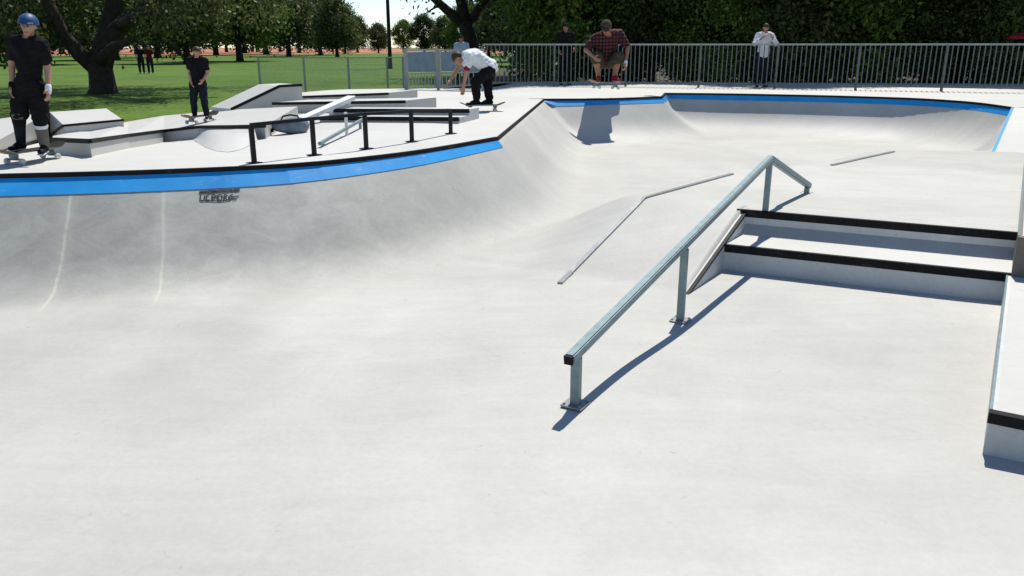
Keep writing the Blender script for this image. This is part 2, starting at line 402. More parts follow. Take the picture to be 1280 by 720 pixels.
# ---- bowl
tl = list(np.arange(-15, 9, 0.06)); tl = sorted([t for t in tl if abs(t-Tcheek) > 0.05] + [Tcheek-0.02, Tcheek+0.02])
def stf(Ss, Tt): return Ss*DS[0]+Tt*DT[0], Ss*DS[1]+Tt*DT[1]
def keep_bowl(x, y):
    ins = inside(x, y, domain); d, _ = near(x, y, dense); return (ins | (d < 0.13)) & (x > -11) & (x < 15) & (y > -4)
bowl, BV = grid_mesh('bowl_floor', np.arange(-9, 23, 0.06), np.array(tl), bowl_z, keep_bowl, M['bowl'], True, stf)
if (bowl.data.polygons[0].normal.z < 0): bowl.data.flip_normals()
tag(bowl, kind='structure')
wear_shade = np.zeros(len(BV))
def wall_line(px):
    """plan line that runs down the left wall below photo column px"""
    top = PS(px, 251, bz); d0 = np.argmin(np.hypot(dense[:, 0]-top[0], dense[:, 1]-top[1])); tg = dense[d0+1, :2]-dense[d0-1, :2]; tg /= np.linalg.norm(tg)
    return top[:2], np.array([tg[1], -tg[0]]), tg
mm, nt, bs, c, pos, nz = SEAM[0]; L = nt.links.new
def math_(op, a, b=0.0, c3=None):
    n = nt.nodes.new('ShaderNodeMath'); n.operation = op
    for i, v in enumerate((a, b, c3)):
        if v is None: continue
        if isinstance(v, (int, float)): n.inputs[i].default_value = v
        else: L(v, n.inputs[i])
    return n.outputs[0]
def dotp(v, off):
    n = nt.nodes.new('ShaderNodeVectorMath'); n.operation = 'DOT_PRODUCT'; L(pos, n.inputs[0]); n.inputs[1].default_value = (float(v[0]), float(v[1]), 0); return math_('SUBTRACT', n.outputs['Value'], float(off))
def smap(v, a, b):
    n = nt.nodes.new('ShaderNodeMapRange'); n.interpolation_type = 'SMOOTHSTEP'; L(v, n.inputs[0]); n.inputs[1].default_value = a; n.inputs[2].default_value = b; n.inputs[3].default_value = 0; n.inputs[4].default_value = 1; return n.outputs[0]
wob = math_('MULTIPLY', math_('SUBTRACT', nz(3.0, 3), 0.5), 0.05)
for px, amp in ((88, 0.46), (204, 0.38)):
    o_, nrm, tg = wall_line(px)
    ac = math_('ABSOLUTE', math_('ADD', dotp(tg, o_@tg), wob)); al = dotp(nrm, o_@nrm)
    core = math_('SUBTRACT', 1.0, smap(ac, 0.005, 0.026)); halo = math_('MULTIPLY', math_('SUBTRACT', 1.0, smap(ac, 0.0, 0.13)), 0.30)
    fac = math_('MULTIPLY', math_('MAXIMUM', core, halo), math_('MULTIPLY', smap(al, -0.25, -0.05), math_('SUBTRACT', 1.0, smap(al, 0.8, 1.3))))
    fac = math_('MULTIPLY', math_('MULTIPLY', fac, amp), smap(nz(7.0, 5), 0.12, 0.5))
    c = mixc(nt, fac, c, (0.64, 0.62, 0.50))
L(c, bs.inputs['Base Color'])
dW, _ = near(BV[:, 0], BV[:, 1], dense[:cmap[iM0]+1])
wear_shade = sstep((1.5-dW)/0.9)*np.clip((BV[:, 1]*-1+10.2)/2.6, 0, 1)  # left wall mask: worn concrete, with the bank's dimmer light painted into its colour
for nm, arr in (('wear_shade', wear_shade),):
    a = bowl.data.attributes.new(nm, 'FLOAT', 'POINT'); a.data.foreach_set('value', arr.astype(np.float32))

# ---- plaza / decks
def keep_plaza(x, y):
    ins = inside(x, y, domain); d, _ = near(x, y, dense)
    return (~ins) & (d > 0.22) & (x > -15) & (x < 17) & (y > 2) & (y < 26.5 - 0.12*np.maximum(0, x-2)) & ~((x < -8) & (y > 24))
plaza, PV = grid_mesh('plaza_pavement', np.arange(-15, 17.01, 0.16), np.arange(2, 27, 0.16), plaza_z, keep_plaza, M['deck'])
if plaza.data.polygons[0].normal.z < 0: plaza.data.flip_normals()
tag(plaza, kind='structure')

# ---- coping slab rim, blue band and black edge
def mitre(pl, off):
    out = []
    for i in range(len(pl)):
        a = pl[max(i-1, 0)]; b = pl[i]; c = pl[min(i+1, len(pl)-1)]
        t1 = (b-a)[:2]; t2 = (c-b)[:2]
        if np.linalg.norm(t1) < 1e-9: t1 = t2
        if np.linalg.norm(t2) < 1e-9: t2 = t1
        t1 = t1/np.linalg.norm(t1); t2 = t2/np.linalg.norm(t2)
        n1 = np.array([-t1[1], t1[0]]); n2 = np.array([-t2[1], t2[0]]); n = n1+n2; n /= max(np.linalg.norm(n), 1e-6)
        k = 1/max(n@n1, 0.45); out.append(b[:2]+n*off*k)
    return np.array(out)
def rim(name, pl, prof, mat, parent=None):
    """sweep of profile [(offset outward, dz)] along polyline; closed profile"""
    cols = [mitre(pl, o) for o, _ in prof]; v = []; f = []; m = len(prof)
    for i in range(len(pl)):
        for k, (o, dz) in enumerate(prof):
            v.append((*cols[k][i], pl[i, 2] + (dz if not callable(dz) else dz(pl[i]))))
    for i in range(len(pl)-1):
        for k in range(m): f.append((i*m+k, (i+1)*m+k, (i+1)*m+(k+1) % m, i*m+(k+1) % m))
    f.append(tuple(range(m))); f.append(tuple(range((len(pl)-1)*m, len(pl)*m))[::-1])
    o = pyd(name, v, f, mat, parent)
    bm = bmesh.new(); bm.from_mesh(o.data); fix(bm); bm.to_mesh(o.data); bm.free(); return o
def coping(a, b, label, band=True, edge='black', slab_w=0.42, ew=0.035):
    pl = dense[cmap[a]:cmap[b]+1]
    root = thing('coping', (0, 0, 0), 0, label, 'coping', 'blue and black copings round the bowl')
    rim('rim_slab', pl, [(0.013, 0.007), (slab_w, 0.007), (slab_w, -0.4), (0.013, -0.4)], M['deck'], root)
    if band:
        v = []; f = []; L_ = [0.004, 0.33, 0.66, 1.0]
        for q_ in L_:
            wd = pl[:, 3]/np.tan(np.radians(pl[:, 4]))
            off = mitre(pl, -1.0); off = pl[:, :2] + (off-pl[:, :2])*(wd*q_)[:, None]
            z = np.minimum(bowl_z(off[:, 0], off[:, 1]), pl[:, 2]-0.028-0.0*q_); v += [(x, y, zz+0.009) for (x, y), zz in zip(off, z)]
        n = len(pl)
        for k in range(3):
            for i in range(n-1): f.append((k*n+i, (k+1)*n+i, (k+1)*n+i+1, k*n+i+1))
        pyd('painted_band', v, f, M['blue'], root)
    rim('black_edge' if edge == 'black' else 'blue_edge', pl, [(-0.010, 0.011), (ew, 0.011), (ew, -0.034), (-0.010, -0.034)], M[edge], root)
coping(0, iM0, 'long blue coping band with black edge along the left bank')
coping(iM0, iM1, 'black edged coping running straight back from the hip corner', False, ew=0.012)
coping(iM1, iM2, 'short blue coping under the airborne skater')
coping(iM2, iN1, 'curved blue coping band below the back picket fence')
coping(iN1, iQ, 'thin blue coping line beside the white bank at the far right', False, 'blue')

# ---- grass, dirt, mulch
GZ = 0.45
gv, gf = [], []
for (x0, x1, y0, y1) in ((-500, -1, 12, 700), (-1, 500, 26, 700), (-500, -14.5, -60, 12), (16.5, 500, -60, 26), (-14.5, 16.5, -60, -3.9)):
    n = len(gv); gv += [(x0, y0, GZ), (x1, y0, GZ), (x1, y1, GZ), (x0, y1, GZ)]; gf.append((n, n+1, n+2, n+3))
tag(pyd('grass_field', gv, gf, M['grass']), kind='structure')
dv = []
for px, py in ((-60, 69.5), (60, 69.4), (200, 69), (330, 68.2), (430, 67.3), (560, 66.6), (700, 67), (760, 63), (430, 60.2), (150, 60.2), (-80, 60.4)): dv.append(P(px, py, GZ+0.004))
tag(pyd('dirt_infield', dv, [tuple(range(len(dv)))], M['dirt']), kind='structure')
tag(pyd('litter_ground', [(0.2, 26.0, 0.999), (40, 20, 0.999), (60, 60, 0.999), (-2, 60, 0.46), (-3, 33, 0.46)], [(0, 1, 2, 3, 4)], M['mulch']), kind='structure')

# ------------------------------------------------------------------ stairs
st = thing('stairs', (*B_, 0), 0, 'two step concrete stairs with black painted nosings beside the steel rail', 'stairs')
e = (C_-B_)/np.linalg.norm(C_-B_); W_ = np.linalg.norm(C_-B_)+0.14; up = nBC
TR = 0.63
def loc2(a, b, z): q = a*e + b*up; return (q[0], q[1], z)
bm = bmesh.new()
add_prism(bm, [loc2(0, 0, -0.15), loc2(W_, 0, -0.15), loc2(W_, TR+0.1, -0.15), loc2(0, TR+0.1, -0.15)], [loc2(0, 0, H1), loc2(W_, 0, H1), loc2(W_, TR+0.1, H1), loc2(0, TR+0.1, H1)])
from_bm('lower_step', bm, M['riser'], st)
bm = bmesh.new()
add_prism(bm, [loc2(0, TR, 0), loc2(W_, TR, 0), loc2(W_, TR+0.45, 0), loc2(0, TR+0.45, 0)], [loc2(0, TR, TOPZ+0.004), loc2(W_, TR, TOPZ+0.004), loc2(W_, TR+0.45, TOPZ+0.004), loc2(0, TR+0.45, TOPZ+0.004)])
from_bm('upper_step', bm, M['riser'], st)
for b0, z0 in ((0, H1), (TR, TOPZ+0.004)):
    bm = bmesh.new()
    add_prism(bm, [loc2(0.0, b0-0.006, z0-0.07), loc2(W_-0.002, b0-0.006, z0-0.07), loc2(W_-0.002, b0+0.035, z0-0.07), loc2(0.0, b0+0.035, z0-0.07)],
              [loc2(0.0, b0-0.006, z0+0.003), loc2(W_-0.002, b0-0.006, z0+0.003), loc2(W_-0.002, b0+0.035, z0+0.003), loc2(0.0, b0+0.035, z0+0.003)])
    from_bm('nosing', bm, M['black'], st)
# tread tops get the paler trowelled concrete
bm = bmesh.new(); add_prism(bm, [loc2(0.01, 0.036, H1-0.01), loc2(W_-0.01, 0.036, H1-0.01), loc2(W_-0.01, TR-0.007, H1-0.01), loc2(0.01, TR-0.007, H1-0.01)], [loc2(0.01, 0.036, H1+0.002), loc2(W_-0.01, 0.036, H1+0.002), loc2(W_-0.01, TR-0.007, H1+0.002), loc2(0.01, TR-0.007, H1+0.002)])
from_bm('tread', bm, M['deck'], st)
bm = bmesh.new(); add_prism(bm, [loc2(0.01, TR+0.036, TOPZ-0.01), loc2(W_-0.01, TR+0.036, TOPZ-0.01), loc2(W_-0.01, TR+0.44, TOPZ-0.01), loc2(0.01, TR+0.44, TOPZ-0.01)], [loc2(0.01, TR+0.036, TOPZ+0.006), loc2(W_-0.01, TR+0.036, TOPZ+0.006), loc2(W_-0.01, TR+0.44, TOPZ+0.006), loc2(0.01, TR+0.44, TOPZ+0.006)])
from_bm('tread', bm, M['bowl'], st)
# cheek: the wedge between bank and stairs, with black edge
def ck(s, z, t): q = DS*s + DT*t - B_; return (q[0], q[1], z)
sA, sB = S0-0.02, S1+0.03
t0, t1 = Tcheek-0.06, Tcheek+0.035
bm = bmesh.new(); add_prism(bm, [ck(sA, -0.1, t0), ck(sB+0.1, -0.1, t0), ck(sB+0.1, TOPZ+0.002, t0), ck(sB, TOPZ+0.002, t0), ck(sA, 0.012, t0)], [ck(sA, -0.1, t1), ck(sB+0.1, -0.1, t1), ck(sB+0.1, TOPZ+0.002, t1), ck(sB, TOPZ+0.002, t1), ck(sA, 0.012, t1)])
from_bm('cheek', bm, M['riser'], st)
bm = bmesh.new(); add_prism(bm, [ck(sA-.02, 0.0, t1-0.03), ck(sB, TOPZ-0.02, t1-0.03), ck(sB, TOPZ+0.008, t1-0.03), ck(sA-.02, 0.02, t1-0.03)], [ck(sA-.02, 0.0, t1+0.004), ck(sB, TOPZ-0.02, t1+0.004), ck(sB, TOPZ+0.008, t1+0.004), ck(sA-.02, 0.02, t1+0.004)])
from_bm('cheek_edge', bm, M['black'], st)

# ---- ledges right of the stairs
def ledge(name, label, s0, s1, ta, tb, z0, z1, group=None, endmat='riser', edge=0.055, side=True):
    root = thing(name, (*(DS*s0+DT*ta), z0), 0, label, 'ledge', group); o = DS*s0+DT*ta
    def q(s, t, z): r = DS*s+DT*t-o; return (r[0], r[1], z-z0)
    bm = bmesh.new(); add_prism(bm, [q(s0, ta, z0-0.1), q(s0, tb, z0-0.1), q(s1, tb, z0-0.1), q(s1, ta, z0-0.1)], [q(s0, ta, z1), q(s0, tb, z1), q(s1, tb, z1), q(s1, ta, z1)])
    from_bm('block', bm, M[endmat], root)
    bm = bmesh.new(); add_prism(bm, [q(s0+0.05, ta+0.03, z1-0.01), q(s0+0.05, tb-0.03, z1-0.01), q(s1-0.02, tb-0.03, z1-0.01), q(s1-0.02, ta+0.03, z1-0.01)], [q(s0+0.05, ta+0.03, z1+0.003), q(s0+0.05, tb-0.03, z1+0.003), q(s1-0.02, tb-0.03, z1+0.003), q(s1-0.02, ta+0.03, z1+0.003)])
    from_bm('top', bm, M['deck'], root)
    if edge:
        bm = bmesh.new(); add_prism(bm, [q(s0-0.006, ta-0.006, z1-edge), q(s0-0.006, tb+0.006, z1-edge), q(s0+0.049, tb+0.006, z1-edge), q(s0+0.049, ta-0.006, z1-edge)], [q(s0-0.006, ta-0.006, z1+0.005), q(s0-0.006, tb+0.006, z1+0.005), q(s0+0.049, tb+0.006, z1+0.005), q(s0+0.049, ta-0.006, z1+0.005)])
        from_bm('end_edge', bm, M['black'], root)
    bm = bmesh.new(); add_prism(bm, [q(s0+0.052, ta-0.004, z1-0.045), q(s0+0.052, ta+0.010, z1-0.045), q(s1, ta+0.010, z1-0.045), q(s1, ta-0.004, z1-0.045)], [q(s0+0.052, ta-0.004, z1+0.005), q(s0+0.052, ta+0.010, z1+0.005), q(s1, ta+0.010, z1+0.005), q(s1, ta-0.004, z1+0.005)])
    from_bm('steel_edge', bm, M['steel'], root)
    return root
cS, cT = float(C_@DS), float(C_@DT)
nearc = P(1224, 572, 0)[:2]; nS, nT = float(nearc@DS), float(nearc@DT)
tE = (cT+nT)/2+0.01
ledge('low_ledge', 'low white ledge with black painted end in the lower right corner', nS, cS+0.05, tE, tE+1.25, 0.0, 0.262)
uq = P(1257, 345, 0.262)[:2]
ledge('high_ledge', 'taller ledge with brown grey end at the right of the stairs', float(uq@DS)+0.0, cS+5.2, tE+0.03, tE+1.2, 0.25, 0.60, endmat='brown_concrete', edge=0)

# ---- steel edge strips on the hip
def strip(pts_px, w, label, mat='steel_dark'):
    pts = []
    for (a, b) in zip(pts_px[:-1], pts_px[1:]):
        n = 14
        for k in range(n): pts.append((a[0]+(b[0]-a[0])*k/n, a[1]+(b[1]-a[1])*k/n))
    pts.append(pts_px[-1]); W = [PS(*p, bz) for p in pts]; v = []; f = []
    for i, q in enumerate(W):
        d = W[min(i+1, len(W)-1)]-W[max(i-1, 0)]; d = d/np.linalg.norm(d); n = np.array([-d[1], d[0], 0])
        for s in (-1, 1):
            r = q+n*w/2*s; h = max(bz(r[0], r[1]), q[2]-0.03); v.append((r[0], r[1], q[2]+0.018)); v.append((r[0], r[1], h-0.05))
    for i in range(len(W)-1):
        a = i*4; b = a+4
        f += [(a, b, b+2, a+2), (a+1, a, a+2, a+3)[:0] or (a, a+1, b+1, b), (a+2, b+2, b+3, a+3)]
    f += [(0, 2, 3, 1), (len(v)-4, len(v)-3, len(v)-1, len(v)-2)]
    o = pyd('edge_strip', v, f, M[mat])
    bm = bmesh.new(); bm.from_mesh(o.data); fix(bm); bm.to_mesh(o.data); bm.free()
    return tag(o, label, 'edge strip', 'flush steel edges on the bank hip')
strip([(700, 355), (805, 248), (915, 218)], 0.05, 'bent grey steel edge along the hip left of the long handrail')
strip([(1040, 207), (1080, 198), (1117, 190)], 0.05, 'short straight steel edge on the far platform crest')

# ------------------------------------------------------------------ main handrail
np1, np2 = P(719, 519, 0), P(850, 405, 0); np1[2] = bz(*np1[:2])+0.002; np2[2] = bz(*np2[:2])+0.002
np3 = P(954, 291, H1); np4 = P(1008, 243, TOPZ)
def at_height(base, py):
    v = (py-360)/FPX; Y = base[1]; w = (Y*SP + v*Y*CP)/(CP - v*SP); return CAMZ-w
r1 = np.array([*np1[:2], at_height(np1, 440)]); r2 = np.array([*np2[:2], at_height(np2, 306)]); r3 = np.array([*np3[:2], at_height(np3, 198)]); r4 = np.array([*np4[:2], at_height(np4, 231)])
hr = thing('handrail', tuple(np1), 0, 'kinked galvanised handrail standing over the two step stairs', 'handrail')
o = np1
d12 = (r3-r1)/np.linalg.norm(r3-r1); r0 = r1 - d12*0.10; r5 = r4 + (r4-r3)/np.linalg.norm(r4-r3)*0.06
bm = bmesh.new(); sz = 0.062
# mitred square tube through r0 - r3 - r5
pts = [r0, r3, r5]; rings = []
for i, p in enumerate(pts):
    d = pts[min(i+1, 2)]-pts[max(i-1, 0)]
    if i == 1: d = (r3-r0)/np.linalg.norm(r3-r0)+(r5-r3)/np.linalg.norm(r5-r3)
    fr = frame(d); k = 1.0/ (np.dot(np.array(Vector(d).normalized()), (r3-r0)/np.linalg.norm(r3-r0)) if i == 1 else 1.0)
    rings.append([bm.verts.new(Vector(p-o)+fr.col[0]*sx*sz/2+fr.col[2]*sy*sz/2*k) for sx, sy in ((-1, -1), (1, -1), (1, 1), (-1, 1))])
for a, b in zip(rings, rings[1:]):
    for k in range(4): bm.faces.new((a[k], a[(k+1) % 4], b[(k+1) % 4], b[k]))
bm.faces.new(rings[0]); bm.faces.new(rings[-1]); fix(bm)
bmesh.ops.bevel(bm, geom=[e for e in bm.edges], offset=0.008, segments=2, affect='EDGES')
from_bm('rail_bar', bm, M['steel'], hr)
bm = bmesh.new(); add_box(bm, Vector(r0-o)-Vector(d12)*0.006, (sz*0.86, 0.014, sz*0.86), frame(d12)); from_bm('end_cap', bm, M['black'], hr)
ang = math.atan2(d12[1], d12[0])-math.pi/2
for (bs, tp) in ((np1, r1), (np2, r2), (np3, r3), (np4, r4)):
    tpz = tp[2]-o[2]-sz*0.48
    bm = bmesh.new(); add_box(bm, ((bs-o)[0], (bs-o)[1], ((bs-o)[2]+tpz)/2), (0.054, 0.054, tpz-(bs-o)[2]), Matrix.Rotation(ang, 3, 'Z'), 0.007)
    po = from_bm('post', bm, M['steel'], hr)
    bm = bmesh.new(); add_box(bm, ((bs-o)[0], (bs-o)[1], (bs-o)[2]+0.008), (0.135, 0.135, 0.012), Matrix.Rotation(ang, 3, 'Z'), 0.003)
    for sx in (-1, 1):
        for sy in (-1, 1):
            c = Matrix.Rotation(ang, 3, 'Z') @ Vector((sx*0.05, sy*0.05, 0)); add_tube(bm, [Vector(bs-o)+c+Vector((0, 0, 0.012)), Vector(bs-o)+c+Vector((0, 0, 0.024))], 0.008, 6)
    from_bm('base_plate', bm, M['steel_dark'], po)

# ------------------------------------------------------------------ black flat rail on left deck
bp_ = [P(318, 204.5, ZD), P(393, 194.5, ZD), P(458, 186.5, ZD), P(515, 177.5, ZD), P(563.5, 167.5, ZD)]
tops = [at_height(q, y) for q, y in zip(bp_, (156, 148.5, 142.5, 139, 137.5))]
br = thing('flat_rail', tuple(bp_[0]), 0, 'black flat bar rail on five posts along the left deck', 'grind rail'); o = bp_[0]
tp = [np.array([q[0], q[1], t]) for q, t in zip(bp_, tops)]
bm = bmesh.new()
for a, b in zip(tp[:-1], tp[1:]): add_bar(bm, a-o, b-o, 0.042, 0.034)
from_bm('rail_bar', bm, M['blackmetal'], br)
for q, t in zip(bp_, tp):
    bm = bmesh.new(); d = (bp_[-1]-bp_[0]); a = math.atan2(d[1], d[0])
    add_box(bm, ((q-o)[0], (q-o)[1], (t[2]-q[2]-0.02)/2-0.01), (0.042, 0.042, t[2]-q[2]+0.02), Matrix.Rotation(a, 3, 'Z'), 0.006)
    po = from_bm('post', bm, M['blackmetal'], br)
    bm = bmesh.new(); add_box(bm, ((q-o)[0], (q-o)[1], 0.009), (0.12, 0.12, 0.01), Matrix.Rotation(a, 3, 'Z'), 0.003); from_bm('base_plate', bm, M['blackmetal'], po)

# ------------------------------------------------------------------ plaza obstacles
def PL(px, py, dz=0.0): return PS(px, py, lambda x, y: pz(x, y)+dz, 6)
def edge_run(bm, pts, w=0.045, h=0.035, out=0.006):
    for a, b in zip(pts[:-1], pts[1:]):
        a, b = np.array(a, float), np.array(b, float); add_bar(bm, a, b, w, h)
# pad A: hexagonal platform with ramped left side
zA = 0.87
tA = [P(80, 157, zA), P(154, 150, zA), P(133, 135.5, zA), P(62, 140, zA)]
A0 = PL(60, 172, 0.0); A1 = PL(-70, 214, 0.0); A2 = PL(-70, 158, 0.0)
root = thing('manual_pad', tuple(tA[0]*[1, 1, 0]+[0, 0, 0.4]), 0, 'white six sided ramped pad behind the kid with the helmet', 'skate pad', 'low white pads on the plaza'); o = np.array(root.location)
v = [q-o for q in tA] + [np.array([*q[:2], 0.3])-o for q in tA] + [A0-o+[0, 0, 0.004], A1-o+[0, 0, 0.004], A2-o+[0, 0, 0.004]]
pyd('pad_block', v, [(0, 1, 2, 3), (4, 5, 1, 0), (5, 6, 2, 1), (6, 7, 3, 2), (0, 3, 10, 9, 8), (4, 0, 8), (7, 10, 3)], M['ledge'], root)
bm = bmesh.new(); edge_run(bm, [A1-o+[0, 0, .012], A0-o+[0, 0, .012], tA[0]-o, tA[1]-o]); from_bm('black_edge', bm, M['black'], root)
# pad B: long low pad following the plaza fall
HB = 0.17
fr_ = [(66, 174.5), (112, 176.5), (160, 169.5), (205, 163.5), (250, 158.6), (290, 158.4), (331, 157.5)]
bk_ = [(66, 170), (112, 161), (160, 152), (205, 144.5), (250, 140.5), (300, 136.5), (372, 133)]
F = [PL(*p, HB) for p in fr_]; Bk = [PL(*p, HB) for p in bk_]
root = thing('manual_pad', (F[1][0], F[1][1], F[1][2]-HB), 0, 'long low angled pad under the man in black', 'skate pad', 'low white pads on the plaza'); o = np.array(root.location)
n = len(F); v = [q-o for q in F]+[q-o for q in Bk]+[q-o-[0, 0, 0.35] for q in F]+[q-o-[0, 0, 0.35] for q in Bk]; f = []
for i in range(n-1):
    f += [(i, i+1, n+i+1, n+i), (2*n+i+1, 2*n+i, i, i+1)[::-1], (n+i, n+i+1, 3*n+i+1, 3*n+i)]
f += [(0, n, 3*n, 2*n), (n-1, 3*n-1, 4*n-1, 2*n-1)]
pyd('pad_block', v, f, M['ledge'], root)
bm = bmesh.new(); edge_run(bm, [q-o for q in F], 0.04, 0.045); from_bm('black_edge', bm, M['black'], root)
# curved bank in front of pad B
v = []; f = []; nk = 15; nr = 7
bot = [(238, 172), (247, 178), (258, 184.5), (270, 188.5), (285, 190), (299, 187.5), (311, 182), (322, 175)]
tpx = np.linspace(248, 318, nk); bt = [np.interp(np.linspace(0, 7, nk), range(8), [p[c] for p in bot]) for c in (0, 1)]
for i in range(nk):
    tq = PL(tpx[i], 158.7, HB)-[0, 0, 0.03]; bq = PL(bt[0][i], bt[1][i], 0.004)
    for k in range(nr):
        a = k/(nr-1); g = a**1.0; zz = (1-a)**1.5
        v.append((tq[0]+(bq[0]-tq[0])*g-o[0], tq[1]+(bq[1]-tq[1])*g-o[1], bq[2]+(tq[2]-bq[2])*zz-o[2]))
for i in range(nk-1):
    for k in range(nr-1): f.append((i*nr+k, i*nr+k+1, (i+1)*nr+k+1, (i+1)*nr+k))
pyd('curved_bank', v, f, M['ledge'], root, True)
# wedge C
c0, c1, c2 = PL(290, 149), PL(352, 139), PL(379, 135)
bdir = np.array([-0.75, 0.66, 0])
root = thing('wedge_ledge', tuple(c0), 0, 'sloping wedge ledge rising to the right in front of the mesh fence', 'ledge'); o = c0
hs = [at_height(c0, 136)-c0[2], at_height(c1, 107)-c1[2], at_height(c2, 105.5)-c2[2]]
fr3 = [np.array([*q[:2], q[2]+h])-o for q, h in zip((c0, c1, c2), hs)]
v = fr3+[q+bdir*0.75 for q in fr3]+[q-o-[0, 0, .2] for q in (c0, c1, c2)]+[q-o+bdir*0.75-[0, 0, .2] for q in (c0, c1, c2)]
pyd('wedge_block', v, [(0, 1, 4, 3), (1, 2, 5, 4), (6, 7, 1, 0), (7, 8, 2, 1), (0, 3, 9, 6), (2, 8, 11, 5), (3, 4, 10, 9), (4, 5, 11, 10)], M['ledge'], root)
bm = bmesh.new(); edge_run(bm, [q+[0, 0, -0.01] for q in fr3], 0.045, 0.05); from_bm('black_edge', bm, M['black'], root)
# straight ledges D
def box_ledge(name, pxa, pxb, h, depth, label, group, mat='ledge', edge=0.05, n=1):
    a, b = PL(*pxa), PL(*pxb); d = (b-a)*[1, 1, 0]; d /= np.linalg.norm(d); nn = np.array([-d[1], d[0], 0])
    root = thing(name, tuple(a), 0, label, 'ledge' if n == 1 else 'steps', group)
    for k in range(n):
        a2 = a+nn*(depth*k)*[1, 1, 0]; b2 = b+nn*depth*k; z = a[2]+h*(k+1); zb_ = b[2]+h*(k+1)
        lo = [a2-a, b2-a, b2-a+nn*depth, a2-a+nn*depth]
        bm = bmesh.new(); add_prism(bm, [np.array([q[0], q[1], -0.3]) for q in lo], [np.array([q[0], q[1], zz_-a[2]-0.001*k]) for q, zz_ in zip(lo, (z, zb_, zb_, z))])
        from_bm('block' if n == 1 else 'step', bm, M[mat], root)
        bm = bmesh.new(); add_bar(bm, np.array([lo[0][0], lo[0][1], z-a[2]-edge/2+0.006]), np.array([lo[1][0], lo[1][1], zb_-a[2]-edge/2+0.006]), 0.05, edge)
        from_bm('black_edge', bm, M['black'], root)
    return root
box_ledge('concrete_ledge', (338, 131), (486, 126), 0.17, 1.3, 'pale ledge farthest back, just before the mesh fence', 'straight ledges on the plaza')
box_ledge('concrete_ledge', (342, 143), (507, 142), 0.22, 1.0, 'straight black edged ledge in front of the farthest one', 'straight ledges on the plaza')
box_ledge('plaza_steps', (400, 153), (574, 154.5), 0.09, 0.42, 'two long dark edged steps behind the black flat rail', None, 'riser', 0.06, 2)
# sloping white hubba bar E
a, b = PL(360, 161), PL(441, 146)
root = thing('sloped_rail', tuple(a), 0, 'white sloping bar rail crossing the plaza ledges', 'grind rail', 'pale rails on the plaza')
tb = np.array([b[0], b[1], at_height(b, 122)]); tm = a*0.35+tb*0.65
bm = bmesh.new(); add_bar(bm, (0, 0, 0.05), tb-a, 0.16, 0.07, 0.01); from_bm('rail_bar', bm, M['white_paint'], root)
for q in (tm, tb-(tb-a)*0.06):
    bm = bmesh.new(); zb = pz(q[0], q[1]); add_box(bm, (q[0]-a[0], q[1]-a[1], (zb+q[2])/2-a[2]-0.02), (0.06, 0.06, q[2]-zb)); from_bm('post', bm, M['white_paint'], root)
# low pipe rail
a, b = PL(400, 185), PL(453, 160); mid = a*0.42+b*0.58
root = thing('low_rail', tuple(a), 0, 'thin grey round rail close to the ground behind the black rail', 'grind rail', 'pale rails on the plaza')
bm = bmesh.new(); add_tube(bm, [(0, 0, 0.05), b-a+[0, 0, 0.12]], 0.024, 8); from_bm('rail_bar', bm, M['steel'], root)
bm = bmesh.new(); add_tube(bm, [mid-a+[0, 0, -0.02], mid-a+[0, 0, 0.30]], 0.022, 8); from_bm('post', bm, M['white_paint'], root)
for k in (0.06, 0.94):
    q = (b-a)*k; bm = bmesh.new(); add_tube(bm, [q+[0, 0, -0.03], q+[0, 0, 0.05+0.07*k]], 0.02, 8); from_bm('post', bm, M['steel'], root)
# bag
q = PL(364, 167)
root = thing('duffel_bag', tuple(q), math.radians(18), 'grey blue bag lying on the plaza below the white sloping rail', 'bag')
bm = bmesh.new(); bmesh.ops.create_uvsphere(bm, u_segments=20, v_segments=12, radius=1)
for v_ in bm.verts:
    c = v_.co; c.x = math.copysign(abs(c.x)**0.75, c.x)*0.25*(1+0.08*math.sin(5*c.y)); c.y = math.copysign(abs(c.y)**0.8, c.y)*0.14; c.z = math.copysign(abs(c.z)**0.8, c.z)*(0.11+0.02*math.sin(9*c.x))+0.105
from_bm('bag_body', bm, M['bag'], root, True)
bm = bmesh.new(); add_tube(bm, [(-0.12, -0.03, 0.2), (-0.10, -0.1, 0.25), (0.0, -0.13, 0.27), (0.10, -0.1, 0.25), (0.12, -0.03, 0.2)], 0.012, 6); from_bm('handle', bm, M['black_cloth'], root)
bm = bmesh.new(); add_tube(bm, [(-0.24, 0, 0.06), (-0.33, -0.02, 0.03), (-0.38, -0.03, 0.045)], [0.03, 0.022, 0.03], 6); from_bm('strap', bm, M['black_cloth'], root)

# ------------------------------------------------------------------ marker scribble on the left wall (unreadable in the photo)
def stroke_set(strokes, w):
    v = []; f = []
    for s_ in strokes:
        pts = []
        for a, b in zip(s_[:-1], s_[1:]):
            for k in range(3): pts.append((a[0]+(b[0]-a[0])*k/3, a[1]+(b[1]-a[1])*k/3))
        pts.append(s_[-1]); W = [PS(*p, bz, 5.5, 10) for p in pts]; n0 = len(v)
        for i, q in enumerate(W):
            d = W[min(i+1, len(W)-1)]-W[max(i-1, 0)]; d /= max(np.linalg.norm(d), 1e-6)
            nr = np.array([bz(q[0]-.02, q[1])-bz(q[0]+.02, q[1]), bz(q[0], q[1]-.02)-bz(q[0], q[1]+.02), 0.04]); nr /= np.linalg.norm(nr)
            sd = np.cross(nr, d)*w/2; v += [q+nr*0.006+sd, q+nr*0.006-sd]
        for i in range(len(W)-1): a = n0+2*i; f.append((a, a+1, a+3, a+2))
    return v, f
rr = random.Random(4); strokes = []
x = 249.5
